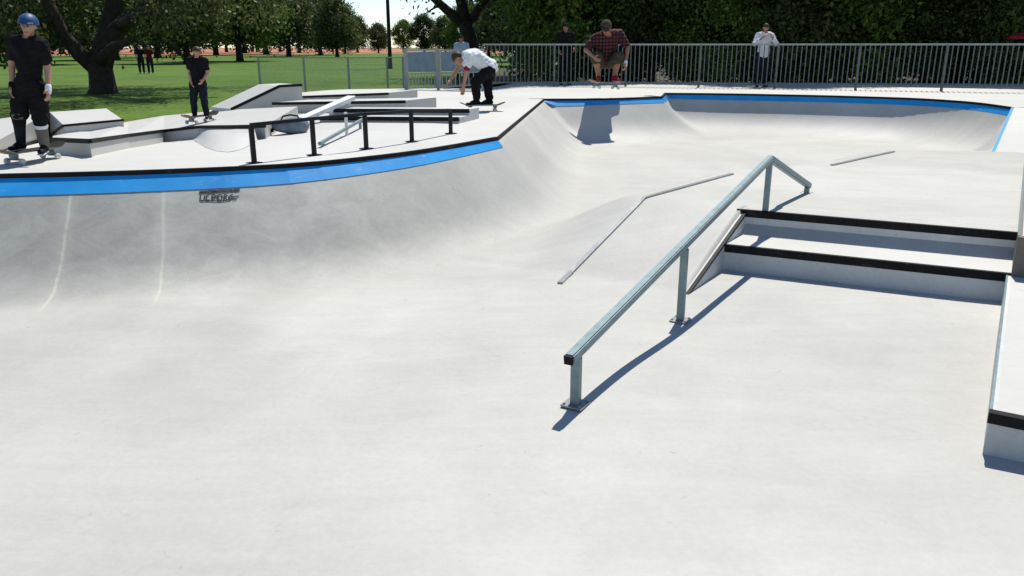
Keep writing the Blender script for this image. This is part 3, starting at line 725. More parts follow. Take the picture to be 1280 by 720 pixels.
while x < 297:                      # upper row of small marks
    y = 240.5-(x-249)*0.06; strokes.append([(x, y+2.2), (x+0.4, y-0.8), (x+2.0, y-0.6), (x+2.2, y+2)]); 
    if rr.random() < 0.7: strokes.append([(x+.2, y+0.8), (x+3.2, y+0.6)])
    x += rr.uniform(2.5, 3.6)
x = 250.5
forms = [lambda x, y: [[(x, y), (x, y+7), (x+4, y+7)]], lambda x, y: [[(x+4, y), (x, y+1), (x, y+6), (x+4.2, y+7)]], lambda x, y: [[(x, y+7.5), (x, y), (x+4, y+.5), (x+4, y+4), (x, y+4)]],
         lambda x, y: [[(x+1, y), (x+4, y), (x+5, y+3.5), (x+4, y+7), (x+1, y+7), (x, y+3.5), (x+1, y)]], lambda x, y: [[(x, y+7.4), (x, y), (x+4, y+1), (x+.5, y+3.6), (x+4.4, y+7)]],
         lambda x, y: [[(x+4, y), (x, y+1.5), (x+4, y+4.5), (x, y+7)], [(x+3, y+7), (x+9, y+6.6)]]]
for g in forms: strokes += g(x, 244.2-(x-250)*0.03); x += 7.4 if g is not forms[-1] else 0
strokes.append([(250, 251.8), (262, 251.4), (275, 252), (287, 250.8)]); strokes.append([(289, 246), (299, 245.6)])
strokes = [[(a+rr.uniform(-.45, .45), b+rr.uniform(-.45, .45)) for a, b in st_] for st_ in strokes]
strokes += [[(x, 244.5+rr.uniform(-.5, 1)), (x+rr.uniform(-2, 2), 251+rr.uniform(-1, .6))] for x in (256, 271, 286)]
v, f = stroke_set(strokes, 0.0125)
tag(pyd('graffiti_tag', v, f, M['tag']), 'small black scribbled tag just under the blue band of the left bank', 'graffiti')

# ------------------------------------------------------------------ fences
def fence_pts(px0, px1): return None
fa, fb = P(604, 107.8, 1.0), P(1280, 116, 1.0)
fmid = P(960, 110.5, 1.0)
line = [fa, P(780, 108.2, 1.0), fmid, P(1120, 113, 1.0), fb, fb+(fb-P(1120, 113, 1.0))*0.5]
cum = [0]
for a, b in zip(line[:-1], line[1:]): cum.append(cum[-1]+np.linalg.norm(b-a))
def along(d):
    d = min(max(d, 0), cum[-1]-1e-6); i = max(k for k in range(len(cum)-1) if cum[k] <= d); t = (d-cum[i])/(cum[i+1]-cum[i]); return line[i]*(1-t)+line[i+1]*t
root = thing('picket_fence', tuple(fa), 0, 'grey metal picket fence across the back of the park', 'fence'); o = fa
FH = 1.13; nb = int(cum[-1]//2.0)
for k in range(nb+1):
    q = along(k*2.0)-o; bm = bmesh.new(); add_box(bm, (q[0], q[1], FH/2-0.05), (0.055, 0.055, FH+0.1), None, 0.005); from_bm('post', bm, M['fence'], root)
    if k == nb: break
    q2 = along((k+1)*2.0)-o
    bm = bmesh.new(); add_bar(bm, q+[0, 0, FH], q2+[0, 0, FH], 0.05, 0.045); from_bm('top_rail', bm, M['fence_top'], root)
    bm = bmesh.new(); add_bar(bm, q+[0, 0, 0.1], q2+[0, 0, 0.1], 0.035, 0.035); from_bm('bottom_rail', bm, M['fence'], root)
    bm = bmesh.new()
    for j in range(1, 17):
        r = q+(q2-q)*j/17; add_box(bm, (r[0], r[1], FH/2+0.04), (0.022, 0.022, FH-0.12))
    from_bm('picket_panel', bm, M['fence'], root)
# chain link fence
ca = P(326, 113, GZ+0.1); cb = P(437, 113.5, GZ+0.1); cc = P(505, 112, GZ+0.1)
root = thing('mesh_fence', tuple(ca), 0, 'see through chain link fence on the grass behind the wedge ledge', 'fence'); o = ca
posts_px = [(326, 113), (382, 113), (437, 113), (485, 112.5), (505, 112)]
pp = [P(x, y, GZ+0.08) for x, y in posts_px]; CH = at_height(pp[0], 72)-pp[0][2]
for q in pp:
    bm = bmesh.new(); add_tube(bm, [q-o-[0, 0, 0.15], q-o+[0, 0, CH+0.03]], 0.04, 8); from_bm('post', bm, M['wire'], root)
for a, b in zip(pp[:-1], pp[1:]):
    bm = bmesh.new(); add_tube(bm, [a-o+[0, 0, CH], b-o+[0, 0, CH]], 0.02, 6); from_bm('top_rail', bm, M['wire'], root)
    a, b = a-o, b-o; ln = np.linalg.norm(b-a); d = (b-a)/ln; v = []; f = []; pitch = 0.085; wr = 0.0035
    for sgn in (1, -1):
        s0 = -CH
        while s0 < ln+CH:
            lo, hi = max(0, s0 if sgn > 0 else s0-CH), None
            # wire from (s0,0) to (s0+sgn*CH, CH) clipped to the bay
            t0, t1 = 0.0, 1.0
            for lim, sg in ((0, 1), (ln, -1)):
                pass
            x0, x1 = s0, s0+sgn*CH
            ts = sorted([(0-x0)/(x1-x0), (ln-x0)/(x1-x0)]); t0, t1 = max(0, ts[0]), min(1, ts[1])
            if t1 > t0:
                p0_ = a+d*(x0+(x1-x0)*t0)+np.array([0, 0, 0.02+CH*t0]); p1_ = a+d*(x0+(x1-x0)*t1)+np.array([0, 0, 0.02+CH*t1]); k = len(v)
                wv = (p1_-p0_)/np.linalg.norm(p1_-p0_); s_ = np.cross(wv, [d[1], -d[0], 0])*wr; t_ = np.array([d[1], -d[0], 0])*wr*(1 if sgn > 0 else -1)
                for pt in (p0_, p1_): v += [pt+s_, pt+t_, pt-s_]
                f += [(k, k+1, k+4, k+3), (k+1, k+2, k+5, k+4), (k+2, k, k+3, k+5)]
            s0 += pitch
    pyd('mesh_panel', v, f, M['wire'], root)
# gate: blue-grey panels between mesh fence and pickets
gq = [P(508, 114, 0.75), P(548, 112, 0.85), P(604, 109.5, 1.0)]
root = thing('park_gate', tuple(gq[0]), 0, 'blue grey slatted gate panels between mesh fence and picket fence', 'gate'); o = gq[0]
for q in gq:
    h = at_height(q, 61)-q[2]; bm = bmesh.new(); add_box(bm, q-o+[0, 0, h/2-0.1], (0.09, 0.09, h+0.2), None, 0.008); from_bm('post', bm, M['fence_top'], root)
for a, b in zip(gq[:-1], gq[1:]):
    ha, hb = at_height(a, 63)-a[2], at_height(b, 62)-b[2]; a, b = a-o, b-o
    bm = bmesh.new(); add_bar(bm, a+[0, 0, ha], b+[0, 0, hb], 0.04, 0.05); add_bar(bm, a+[0, 0, ha*0.42], b+[0, 0, hb*0.42], 0.04, 0.04); add_bar(bm, a+[0, 0, 0.08], b+[0, 0, 0.08], 0.04, 0.04)
    for kq in (0.05, 0.95): add_bar(bm, a+(b-a)*kq+[0, 0, 0.06], a+(b-a)*kq+[0, 0, ha+(hb-ha)*kq], 0.04, 0.04)
    from_bm('gate_frame', bm, M['fence_top'], root)
    bm = bmesh.new(); u0 = a+(b-a)*0.08+[0, 0, ha*0.46]; u1 = a+(b-a)*0.92+[0, 0, hb*0.46]; add_bar(bm, u0+[0, 0, ha*0.25], u1+[0, 0, hb*0.25], 0.012, ha*0.48); from_bm('mesh_panel', bm, M['gatepanel'], root)
    bm = bmesh.new()
    for j in range(1, 10):
        r = a+(b-a)*j/10; h = ha+(hb-ha)*j/10; add_box(bm, (r[0], r[1], r[2]+h*0.25), (0.025, 0.025, h*0.36))
    from_bm('picket_panel', bm, M['fence_top'], root)
# light pole
q = P(488, 86, GZ)
root = thing('lamp_post', tuple(q), 0, 'tall black lamp post standing in the grass field', 'lamp post')
bm = bmesh.new(); add_tube(bm, [(0, 0, -0.1), (0, 0, 0.5), (0, 0, 9.5)], [0.19, 0.15, 0.10], 12); from_bm('pole', bm, M['blackmetal'], root)
bm = bmesh.new(); add_bar(bm, (0, 0, 9.4), (1.2, 0, 9.6), 0.08, 0.08); hd = from_bm('arm', bm, M['blackmetal'], root)
bm = bmesh.new(); add_box(bm, (1.5, 0, 9.62), (0.7, 0.3, 0.12), None, 0.03); from_bm('lamp_head', bm, M['blackmetal'], hd)

# ------------------------------------------------------------------ trees
def leaf_mesh(name, centers, n_per, spread, size, mat, parent, droop=0.3, seed=0, flat=0.75):
    r = np.random.default_rng(seed); C = np.asarray(centers); k = len(C)*n_per
    base = np.repeat(C[:, :3], n_per, 0); sp = np.repeat(C[:, 3] if C.shape[1] > 3 else np.full(len(C), 1.0), n_per)
    p = base + r.normal(0, 1, (k, 3))*np.array([1, 1, flat])*(spread*sp)[:, None]
    ax = r.normal(0, 1, (k, 3)); ax[:, 2] -= droop; ax /= np.linalg.norm(ax, axis=1)[:, None]
    nn = np.cross(ax, r.normal(0, 1, (k, 3))); nn /= np.linalg.norm(nn, axis=1)[:, None]
    s = size*r.uniform(0.55, 1.3, k)[:, None]
    V = np.stack([p-nn*s*0.28, p+ax*s*0.55-nn*s*0.05+np.cross(ax, nn)*s*0.12, p+nn*s*0.30+ax*s*0.1, p-ax*s*0.5], 1).reshape(-1, 3)
    V = np.stack([p-ax*s*0.6, p+nn*s*0.33, p+ax*s*0.6, p-nn*s*0.33+np.cross(ax, nn)*s*0.15], 1).reshape(-1, 3)
    me = bpy.data.meshes.new(name); me.vertices.add(len(V)); me.vertices.foreach_set('co', V.ravel())
    me.loops.add(len(V)); me.loops.foreach_set('vertex_index', np.arange(len(V)))
    me.polygons.add(k); me.polygons.foreach_set('loop_start', np.arange(0, 4*k, 4)); me.polygons.foreach_set('loop_total', np.full(k, 4)); me.update(calc_edges=True)
    return link(name, me, mat, parent)
def make_tree(label, h, r, mat, seed, crown_lo=0.3, width=0.35, nclump=70, nper=90, lsize=0.28, spread=0.55, lean=(0, 0), group=None, name='park_tree', cat='tree'):
    rn = random.Random(seed); root = thing(name, (0, 0, 0), 0, label, cat, group)
    bm = bmesh.new(); tw = h*0.62
    trunk = [(0, 0, -0.2)]+[(lean[0]*t+rn.uniform(-.1, .1)*h*0.04, lean[1]*t+rn.uniform(-.1, .1)*h*0.04, tw*t) for t in (0.05, 0.25, 0.5, 0.75, 1)]
    add_tube(bm, trunk, [r*1.5, r*1.15, r, r*0.8, r*0.55, r*0.25], 9); cl = []
    for k in range(nclump):
        a = rn.uniform(0, 2*math.pi); zt = rn.uniform(0, 1); z = h*(crown_lo+(1-crown_lo)*zt)
        rad = h*width*math.sin(math.pi*min(1, max(0.12, zt*0.82+0.16)))**0.7*math.sqrt(rn.uniform(0.25, 1))
        cl.append((math.cos(a)*rad+lean[0]*zt, math.sin(a)*rad+lean[1]*zt, z+rn.uniform(-.4, .4), rn.uniform(0.7, 1.35)))
    for c in rn.sample(cl, min(14, len(cl))):
        t0 = min(0.95, max(0.25, c[2]/tw*0.55)); p0 = Vector((lean[0]*t0, lean[1]*t0, tw*t0)); p1 = Vector(c[:3]); mdl = (p0+p1)/2+Vector((0, 0, 0.08*h*rn.uniform(0, 1)))
        add_tube(bm, [p0, mdl, p1], [r*0.42, r*0.25, r*0.08], 6)
    from_bm('trunk', bm, M['bark'], root, True)
    leaf_mesh('crown', cl, nper, spread, lsize, M[mat], root, seed=seed)
    return root
# dense dark trees behind the picket fence
def fence_y(X): return 23.5-0.27*max(0, X-1)
protoD = [make_tree('', 9.5, 0.16, 'leaf_dark', 11, 0.04, 0.24, 70, 430, 0.15, 0.40, name='evergreen_tree'), make_tree('', 8.5, 0.15, 'leaf_mid', 12, 0.05, 0.26, 70, 430, 0.15, 0.40, name='evergreen_tree'), make_tree('', 10.5, 0.18, 'leaf_olive', 13, 0.05, 0.22, 70, 430, 0.15, 0.40, name='evergreen_tree')]
specs = []
for i in range(17):
    X = 2.2+i*1.5; specs.append((X+random.uniform(-.4, .4), 28.6-0.06*i+random.uniform(-0.4, 1.0), 0.9+random.uniform(-.15, .18), [1, 0, 2, 1, 0, 2, 1][i % 7]))
for i in range(13):
    X = 2.6+i*2.4; specs.append((X+random.uniform(-.5, .5), 33-0.10*i+random.uniform(-0.6, 1.5), 1.15+random.uniform(-.1, .2), [2, 0, 0, 2, 1][i % 5]))
used = set()
for i, (x, y, s_, k) in enumerate(specs):
    t = protoD[k] if k not in used else copy_tree(protoD[k]); used.add(k)
    t.location = (x, y, 0.98); t.rotation_euler = (0, 0, random.uniform(0, 6.28)); t.scale = (s_, s_, s_)
    front = i < 17
    tag(t, ('dark green', 'bright green', 'olive tinted')[k]+' leafy tree in the '+('front' if front else 'rear')+' row of the woods behind the picket fence', 'tree', ('front' if front else 'rear')+' row '+('dark', 'bright', 'olive')[k]+' trees behind the picket fence')
# park trees across the field
protoP = [make_tree('', 13, 0.36, 'leaf_mid', 21, 0.22, 0.40, 80, 170, 0.42, 0.85), make_tree('', 12, 0.40, 'leaf_dark', 22, 0.20, 0.42, 80, 170, 0.42, 0.85), make_tree('', 11, 0.34, 'leaf_olive', 23, 0.18, 0.36, 80, 160, 0.40, 0.8)]
far = [(313, 92, 0.95, 0), (250, 80, 0.9, 2), (372, 132, 1.1, 2), (215, 120, 1.1, 1), (165, 100, 1.0, 0), (75, 75, 0.9, 1), (20, 95, 1.1, 0), (-20, 80, 1.0, 1), (118, 130, 1.2, 2), (345, 165, 1.2, 1), (285, 150, 1.2, 0), (410, 150, 0.95, 1), (430, 120, 0.72, 2), (50, 150, 1.3, 1), (190, 165, 1.35, 2), (240, 175, 1.3, 1), (100, 175, 1.4, 0), (150, 180, 1.4, 1), (5, 170, 1.3, 2), (320, 190, 1.4, 2), (385, 200, 1.1, 0), (-30, 215, 1.1, 0), (15, 225, 1.0, 2), (48, 218, 1.1, 1), (85, 228, 1.0, 0), (125, 220, 1.1, 2), (168, 226, 1.05, 0), (200, 216, 1.1, 1), (232, 228, 1.0, 0), (262, 218, 1.1, 2), (298, 226, 1.05, 0), (335, 220, 1.0, 0), (362, 226, 0.9, 2), (405, 222, 0.75, 0), (425, 228, 0.7, 1),
       (455, 205, 0.66, 1), (480, 190, 0.55, 2), (510, 210, 0.56, 0), (535, 180, 0.62, 1), (560, 170, 0.62, 2), (585, 140, 0.62, 0), (612, 120, 0.7, 2), (650, 90, 0.9, 1), (440, 175, 0.62, 0), (675, 70, 0.8, 1), (632, 135, 0.8, 0)]
used = set(); kinds = ['bright green', 'dark green', 'olive green']
for i, (px, dist, s_, k) in enumerate(far):
    t = protoP[k] if k not in used else copy_tree(protoP[k]); used.add(k)
    t.location = ((px-640)/FPX*dist*1.0, dist, GZ); t.rotation_euler = (0, 0, random.uniform(0, 6.28)); t.scale = (s_, s_, s_)
    grp = 'nearer' if dist < 125 else 'farther'
    tag(t, kinds[k]+' park tree with visible trunk in the '+grp+' line across the grass field', 'tree', kinds[k]+' trees, '+grp+' line across the field')
# big forked tree at the left
def big_tree(base, label, limbs, clumps, mat, lsize, nper, spread, seed):
    root = thing('forked_tree', tuple(base), 0, label, 'tree'); bm = bmesh.new()
    for pts, rs in limbs: add_tube(bm, pts, rs, 12)
    from_bm('trunk', bm, M['bark'], root, True)
    leaf_mesh('crown', clumps, nper, spread, lsize, M[mat], root, droop=1.2, seed=seed)
    return root
q = P(130, 117, GZ); sc = 29.5/1000    # metres per px at that distance
def tp_(px, py, dy=0.0): return ((px-130)*sc, dy, (117-py)*sc)
limbs = [([tp_(128, 125), tp_(130, 112), tp_(130, 92), tp_(128, 80)], [0.64, 0.46, 0.41, 0.46]),
         ([tp_(128, 84), tp_(140, 62), tp_(158, 42), tp_(180, 22, 0.3), tp_(215, 5, 0.6), tp_(260, -20, 0.8)], [0.40, 0.34, 0.30, 0.26, 0.2, 0.1]),
         ([tp_(130, 84), tp_(138, 50, 0.4), tp_(143, 20, 0.8), tp_(150, -30, 1.2), tp_(150, -100, 1.5)], [0.42, 0.36, 0.32, 0.26, 0.12]),
         ([tp_(126, 86), tp_(112, 70, -0.3), tp_(103, 50, -0.6), tp_(96, 20, -0.8), tp_(80, -30, -1)], [0.34, 0.26, 0.22, 0.2, 0.1]),
         ([tp_(130, 82), tp_(148, 72, -0.6), tp_(170, 62, -1.2), tp_(195, 57, -1.8), tp_(235, 45, -2.3)], [0.26, 0.2, 0.16, 0.1, 0.05]),
         ([tp_(98, 30, -0.8), tp_(78, 42, -1.4), tp_(62, 55, -1.8), tp_(50, 72, -2)], [0.14, 0.1, 0.07, 0.03]),
         ([tp_(160, 40), tp_(200, 30, -1.5), tp_(240, 28, -2.5), tp_(275, 40, -3)], [0.2, 0.14, 0.09, 0.04])]
rn = random.Random(5); cl = []
for k in range(320):
    px = rn.uniform(-40, 300); low = 22+18*math.sin(px*0.045)+14*math.sin(px*0.017+1)-(26 if 95 < px < 265 else 0)
    py = rn.uniform(-190, low); dyy = rn.uniform(-8, 8)
    if 85 < px < 225 and (py > -2 and rn.random() < 0.85 or py > -45 and dyy < 0.3): continue
    cl.append((*tp_(px, py, dyy), rn.uniform(0.6, 1.2)))
for px, py, dy in ((60, 58, -2), (50, 66, -2), (75, 48, -1.5), (240, 40, -2.3), (270, 38, -3), (250, 30, -2.5), (20, 40, 0), (8, 52, 1), (-10, 45, 0), (85, 62, 1.5), (290, 26, -1)):
    for _ in range(2): cl.append((*tp_(px+rn.uniform(-8, 8), py+rn.uniform(-6, 4), dy+rn.uniform(-.5, .5)), rn.uniform(0.4, 0.7)))
big_tree(q, 'large dark forked tree with hanging foliage on the grass at the left', limbs, cl, 'leaf_olive', 0.15, 170, 0.60, 31)
# forked tree behind the bending man
q = P(592, 75, GZ+0.1); q = np.array([(592-640)/1000*44.0, 45.0, GZ]); sc2 = 45.0/1000
def tq_(px, py, dy=0.0): return ((px-592)*sc2, dy, (92-py)*sc2)
limbs = [([tq_(592, 96), tq_(592, 80), tq_(589, 50), tq_(583, 28)], [0.62, 0.48, 0.42, 0.40]),
         ([tq_(584, 32), tq_(570, 22), tq_(556, 10), tq_(540, -4), tq_(515, -25)], [0.34, 0.26, 0.22, 0.18, 0.08]),
         ([tq_(584, 30), tq_(580, 10), tq_(574, -10), tq_(568, -60)], [0.34, 0.28, 0.24, 0.1]),
         ([tq_(585, 34), tq_(602, 10), tq_(625, -12), tq_(660, -40)], [0.26, 0.2, 0.15, 0.06]),
         ([tq_(556, 10), tq_(548, 12), tq_(535, 20)], [0.1, 0.06, 0.02])]
cl = []
for k in range(120):
    a = rn.uniform(0, 6.28); rad = math.sqrt(rn.random()); px = 655+math.cos(a)*rad*90; py = -70+math.sin(a)*rad*60
    cl.append((*tq_(px, py, rn.uniform(-4, 4)), rn.uniform(0.7, 1.2)))
for px, py in ((650, 8), (660, 22), (640, 0), (670, 30), (535, -6), (680, 12)): cl.append((*tq_(px, py, rn.uniform(-1, 1)), 0.7))
big_tree(q, 'dark forked tree trunk behind the bending man with a high crown', limbs, cl, 'leaf_dark', 0.24, 150, 0.95, 32)

# ------------------------------------------------------------------ people
def ell_pts(c, r, rot=None, n=10):
    c = Vector(c); out = []
    if isinstance(r, (int, float)): r = (r, r, r)
    for i in range(n+1):
        th = math.pi*i/n
        for k in range(2*n):
            ph = math.pi*k/n; p = Vector((r[0]*math.sin(th)*math.cos(ph), r[1]*math.sin(th)*math.sin(ph), r[2]*math.cos(th)))
            out.append(c+(rot @ p if rot is not None else p))
            if i in (0, n): break
    return out
def hull(bm, pts):
    t = bmesh.new(); vs = [t.verts.new(p) for p in pts]; r = bmesh.ops.convex_hull(t, input=vs)
    dele = list({g for g in r['geom_interior']+r['geom_unused'] if isinstance(g, bmesh.types.BMVert)})
    bmesh.ops.delete(t, geom=dele, context='VERTS')
    me = bpy.data.meshes.new('tmp'); t.to_mesh(me); t.free(); bm.from_mesh(me); bpy.data.meshes.remove(me)
def bone(bm, a, ra, b, rb, rot=None): hull(bm, ell_pts(a, ra, rot, 7)+ell_pts(b, rb, rot, 7))
WORK = bpy.data.scenes.new('workbench')
def remesh(bm, voxel, smooth=4):
    me = bpy.data.meshes.new('tmp'); bm.to_mesh(me); bm.free(); o = bpy.data.objects.new('tmp', me); WORK.collection.objects.link(o)
    md = o.modifiers.new('r', 'REMESH'); md.mode = 'VOXEL'; md.voxel_size = voxel
    m2 = o.modifiers.new('s', 'SMOOTH'); m2.iterations = smooth; m2.factor = 0.5
    with bpy.context.temp_override(scene=WORK, view_layer=WORK.view_layers[0]):
        dg = bpy.context.evaluated_depsgraph_get(); dg.update()
    out = bpy.data.meshes.new_from_object(o.evaluated_get(dg)); bpy.data.objects.remove(o); bpy.data.meshes.remove(me); return out
def hand(bm, wrist, elbow, curl=0.5, thumb_dir=None, palm_dir=None, s=1.0):
    """palm, four bent fingers and a thumb continuing the forearm"""
    w = Vector(wrist); d = (w-Vector(elbow)).normalized()
    pd = Vector(palm_dir) if palm_dir is not None else Vector((0, -1, 0)); pd = (pd-d*pd.dot(d)).normalized(); sd = d.cross(pd).normalized()
    td = Vector(thumb_dir) if thumb_dir is not None else sd
    if sd.dot(td) < 0: sd = -sd
    c = w+d*0.045*s
    rot = Matrix((sd, d, pd)).transposed()
    hull(bm, ell_pts(w, 0.026*s, None, 6)+ell_pts(w+d*0.075*s, (0.040*s, 0.014*s, 0.015*s), rot, 6)+ell_pts(w+d*0.05*s, (0.041*s, 0.02*s, 0.016*s), rot, 6))
    for k, (off, ln) in enumerate(((0.030, 0.068), (0.010, 0.078), (-0.010, 0.072), (-0.029, 0.056))):
        p = w+d*0.08*s+sd*off*s; a = 0.0; r = 0.0088*s
        for seg in (0.45, 0.32, 0.23):
            a += curl*(0.9 if seg < 0.4 else 0.6); q_ = p+(d*math.cos(a)+pd*math.sin(a))*ln*seg*s; bone(bm, p, r, q_, r*0.92); p = q_; r *= 0.93
    p = w+d*0.022*s+sd*0.03*s; q_ = p+(d*0.55+sd*0.6+pd*0.3).normalized()*0.038*s; bone(bm, p, 0.013*s, q_, 0.011*s)
    q2 = q_+(d*0.85+sd*0.15+pd*0.35).normalized()*0.032*s; bone(bm, q_, 0.0105*s, q2, 0.0085*s)
def person(label, loc, rz, J, clothes, skin='skin', s=1.0, group=None, voxel=0.0085, lean=0.0):
    """J: joints in metres (x image right, -y to the camera, z up). clothes: list of dicts"""
    root = thing('person', tuple(loc), rz, label, 'person', group); root.scale = (s, s, s); root.rotation_euler = (0, lean, rz)
    V_ = {k: Vector(v) for k, v in J.items() if k not in ('curl', 'wid')}
    fd = V_['face'].normalized()                       # facing direction
    hu = V_.get('headup', Vector((0, 0, 1))); hu = (hu-fd*hu.dot(fd)).normalized(); hs_ = fd.cross(hu).normalized()
    hrot = Matrix((hs_, fd, hu)).transposed(); hc = V_['head']
    def hp(x, y, z): return hc+hrot @ Vector((x, y, z))
    bm = bmesh.new()
    # head: cranium, jaw, brow, nose, ears
    hull(bm, ell_pts(hp(0, -0.012, 0.028), (0.074, 0.092, 0.088), hrot, 9))
    hull(bm, ell_pts(hp(0, 0.012, 0.0), (0.066, 0.078, 0.07), hrot, 8)+ell_pts(hp(0, 0.042, -0.078), (0.036, 0.036, 0.028), hrot, 6))
    hull(bm, ell_pts(hp(0, 0.086, 0.012), (0.008, 0.008, 0.01), hrot, 5)+ell_pts(hp(0, 0.108, -0.022), (0.013, 0.012, 0.01), hrot, 5)+ell_pts(hp(0, 0.084, -0.026), (0.017, 0.01, 0.008), hrot, 5))
    for sx in (-1, 1): hull(bm, ell_pts(hp(sx*0.074, -0.008, 0.0), (0.012, 0.02, 0.032), hrot, 5))
    sh = V_['chest']; pv = V_['pelvis']; nk = V_['neck']
    sx_ = (V_['shR']-V_['shL']); wv = sx_.normalized(); tv = (nk-pv).normalized(); fv = wv.cross(tv).normalized()
    trot = Matrix((wv, fv, wv.cross(fv)*1.0)).transposed(); 
    if trot.determinant() < 0: trot = Matrix((wv, fv, fv.cross(wv))).transposed()
    bone(bm, nk, 0.056, hc-hu*0.05-fd*0.015, 0.052)
    hw = sx_.length/2
    wd_ = J.get('wid', 1.0)
    def torso(bm, g, lo=0.0):
        hull(bm, ell_pts(pv, (wd_*0.155+g, 0.105+g, 0.10+g), trot, 8)+ell_pts(pv*0.55+sh*0.45, (wd_*0.135+g, 0.098+g, 0.09+g), trot, 8))
        hull(bm, ell_pts(pv*0.55+sh*0.45, (wd_*0.135+g, 0.098+g, 0.09+g), trot, 8)+ell_pts(sh, (wd_*0.165+g, 0.112+g, 0.12+g), trot, 8))
        hull(bm, ell_pts(sh, (wd_*0.165+g, 0.108+g, 0.12+g), trot, 8)+ell_pts(V_['shL'], 0.058+g, None, 6)+ell_pts(V_['shR'], 0.058+g, None, 6)+ell_pts(nk, 0.06+g*0.5, None, 6))
    torso(bm, 0)
    for q in 'LR':
        bone(bm, V_['sh'+q], 0.056, V_['el'+q], 0.040); bone(bm, V_['el'+q], 0.041, V_['wr'+q], 0.027)
        hand(bm, V_['wr'+q], V_['el'+q], J.get('curl', 0.45), V_.get('thumb'+q), V_.get('palm'+q))
        bone(bm, V_['hip'+q], 0.088, V_['kn'+q], 0.056); c = V_['kn'+q]*0.68+V_['an'+q]*0.32
        bone(bm, V_['kn'+q], 0.054, c, 0.056); bone(bm, c, 0.056, V_['an'+q], 0.036)
        ft = V_['toe'+q]; bone(bm, V_['an'+q]-Vector((0, 0, 0.03)), 0.034, ft, 0.03)
    me = remesh(bm, voxel, 3)
    body = link('body', me, [M[skin], M['eye'], M['lip']], root, True)
    eyes = [hp(sx*0.030, 0.085, 0.012) for sx in (-1, 1)]; mouth = hp(0, 0.088, -0.058)
    for p in me.polygons:
        c = p.center
        if min((c-e_).length for e_ in eyes) < 0.0135: p.material_index = 1
        elif abs((c-mouth).dot(hu)) < 0.008 and abs((c-mouth).dot(hs_)) < 0.024 and (c-mouth).dot(fd) > -0.03: p.material_index = 2
    for cdef in clothes:
        bm = bmesh.new(); k = cdef['kind']; g = cdef.get('g', 0.016)
        if k == 'shirt':
            torso(bm, g)
            if cdef.get('hem'): hull(bm, ell_pts(pv, (0.16+g, 0.115+g, 0.09), trot, 8)+ell_pts(pv-tv*cdef['hem'], (0.165+g, 0.12+g, 0.06), trot, 8))
            fr = cdef.get('sleeve', 0.6)
            for q in 'LR':
                a, b = V_['sh'+q], V_['el'+q]
                if fr <= 1: bone(bm, a, 0.064+g*0.6, a.lerp(b, fr), 0.056+g*0.6)
                else:
                    bone(bm, a, 0.064+g*0.6, b, 0.05+g*0.6); bone(bm, b, 0.05+g*0.6, b.lerp(V_['wr'+q], fr-1), 0.042+g*0.5)
        elif k == 'trousers':
            hull(bm, ell_pts(pv, (0.155+g, 0.105+g, 0.085+g), trot, 8)+ell_pts(V_['hipL'], 0.095+g, None, 6)+ell_pts(V_['hipR'], 0.095+g, None, 6))
            fr = cdef.get('len', 1.9)
            for q in 'LR':
                a, b, c = V_['hip'+q], V_['kn'+q], V_['an'+q]
                if fr <= 1: bone(bm, a, 0.094+g, a.lerp(b, fr), 0.074+g*1.2)
                else:
                    bone(bm, a, 0.092+g, b, 0.066+g); bone(bm, b, 0.066+g, b.lerp(c, fr-1), 0.05+g)
        elif k == 'shoe':
            q = cdef['side']; an, to = V_['an'+q], V_['toe'+q]; d = (to-an); d.z = 0 if abs(d.z) < 0.09 else d.z; d.normalize()
            hl = an-Vector((0, 0, 0.045))-d*0.035
            hull(bm, ell_pts(hl, (0.040, 0.040, 0.036), None, 6)+ell_pts(an-Vector((0, 0, 0.0)), 0.042, None, 6)+ell_pts(to-d*0.05+Vector((0, 0, 0.012)), 0.038, None, 6))
            hull(bm, ell_pts(hl, (0.038, 0.038, 0.032), None, 6)+ell_pts(to+d*0.02, (0.042, 0.042, 0.026), None, 6))
        elif k == 'sole':
            q = cdef['side']; an, to = V_['an'+q], V_['toe'+q]; d = (to-an); d.z = 0 if abs(d.z) < 0.09 else d.z; d.normalize()
            hl = an-Vector((0, 0, 0.078))-d*0.035; hull(bm, ell_pts(hl, (0.043, 0.043, 0.014), None, 6)+ell_pts(Vector((to.x, to.y, to.z-0.03))+d*0.02, (0.046, 0.046, 0.013), None, 6))
        elif k in ('hair', 'cap', 'helmet'):
            gg = {'hair': 0.010, 'cap': 0.016, 'helmet': 0.030}[k]; zc = {'hair': 0.030, 'cap': 0.045, 'helmet': 0.048}[k]
            t = bmesh.new(); bmesh.ops.create_uvsphere(t, u_segments=28, v_segments=18, radius=1)
            for v_ in t.verts:
                c = v_.co.copy(); v_.co = Vector((c.x*(0.076+gg), c.y*(0.094+gg)-0.012, c.z*(0.088+gg)+0.028))
            cut = []
            for v_ in t.verts:
                lim = zc+0.0 if v_.co.y > 0.02 else zc-0.075*min(1, (0.02-v_.co.y)/0.08)
                if k == 'helmet': lim = 0.030-0.02*(v_.co.y < -0.03)
                if v_.co.z < lim-0.012: cut.append(v_)
            bmesh.ops.delete(t, geom=cut, context='VERTS')
            if k == 'hair':
                for v_ in t.verts: v_.co *= 1+0.035*math.sin(37*v_.co.x+11*v_.co.z)*math.cos(41*v_.co.y)
            bmesh.ops.solidify(t, geom=t.faces[:], thickness=0.012 if k != 'hair' else 0.01)
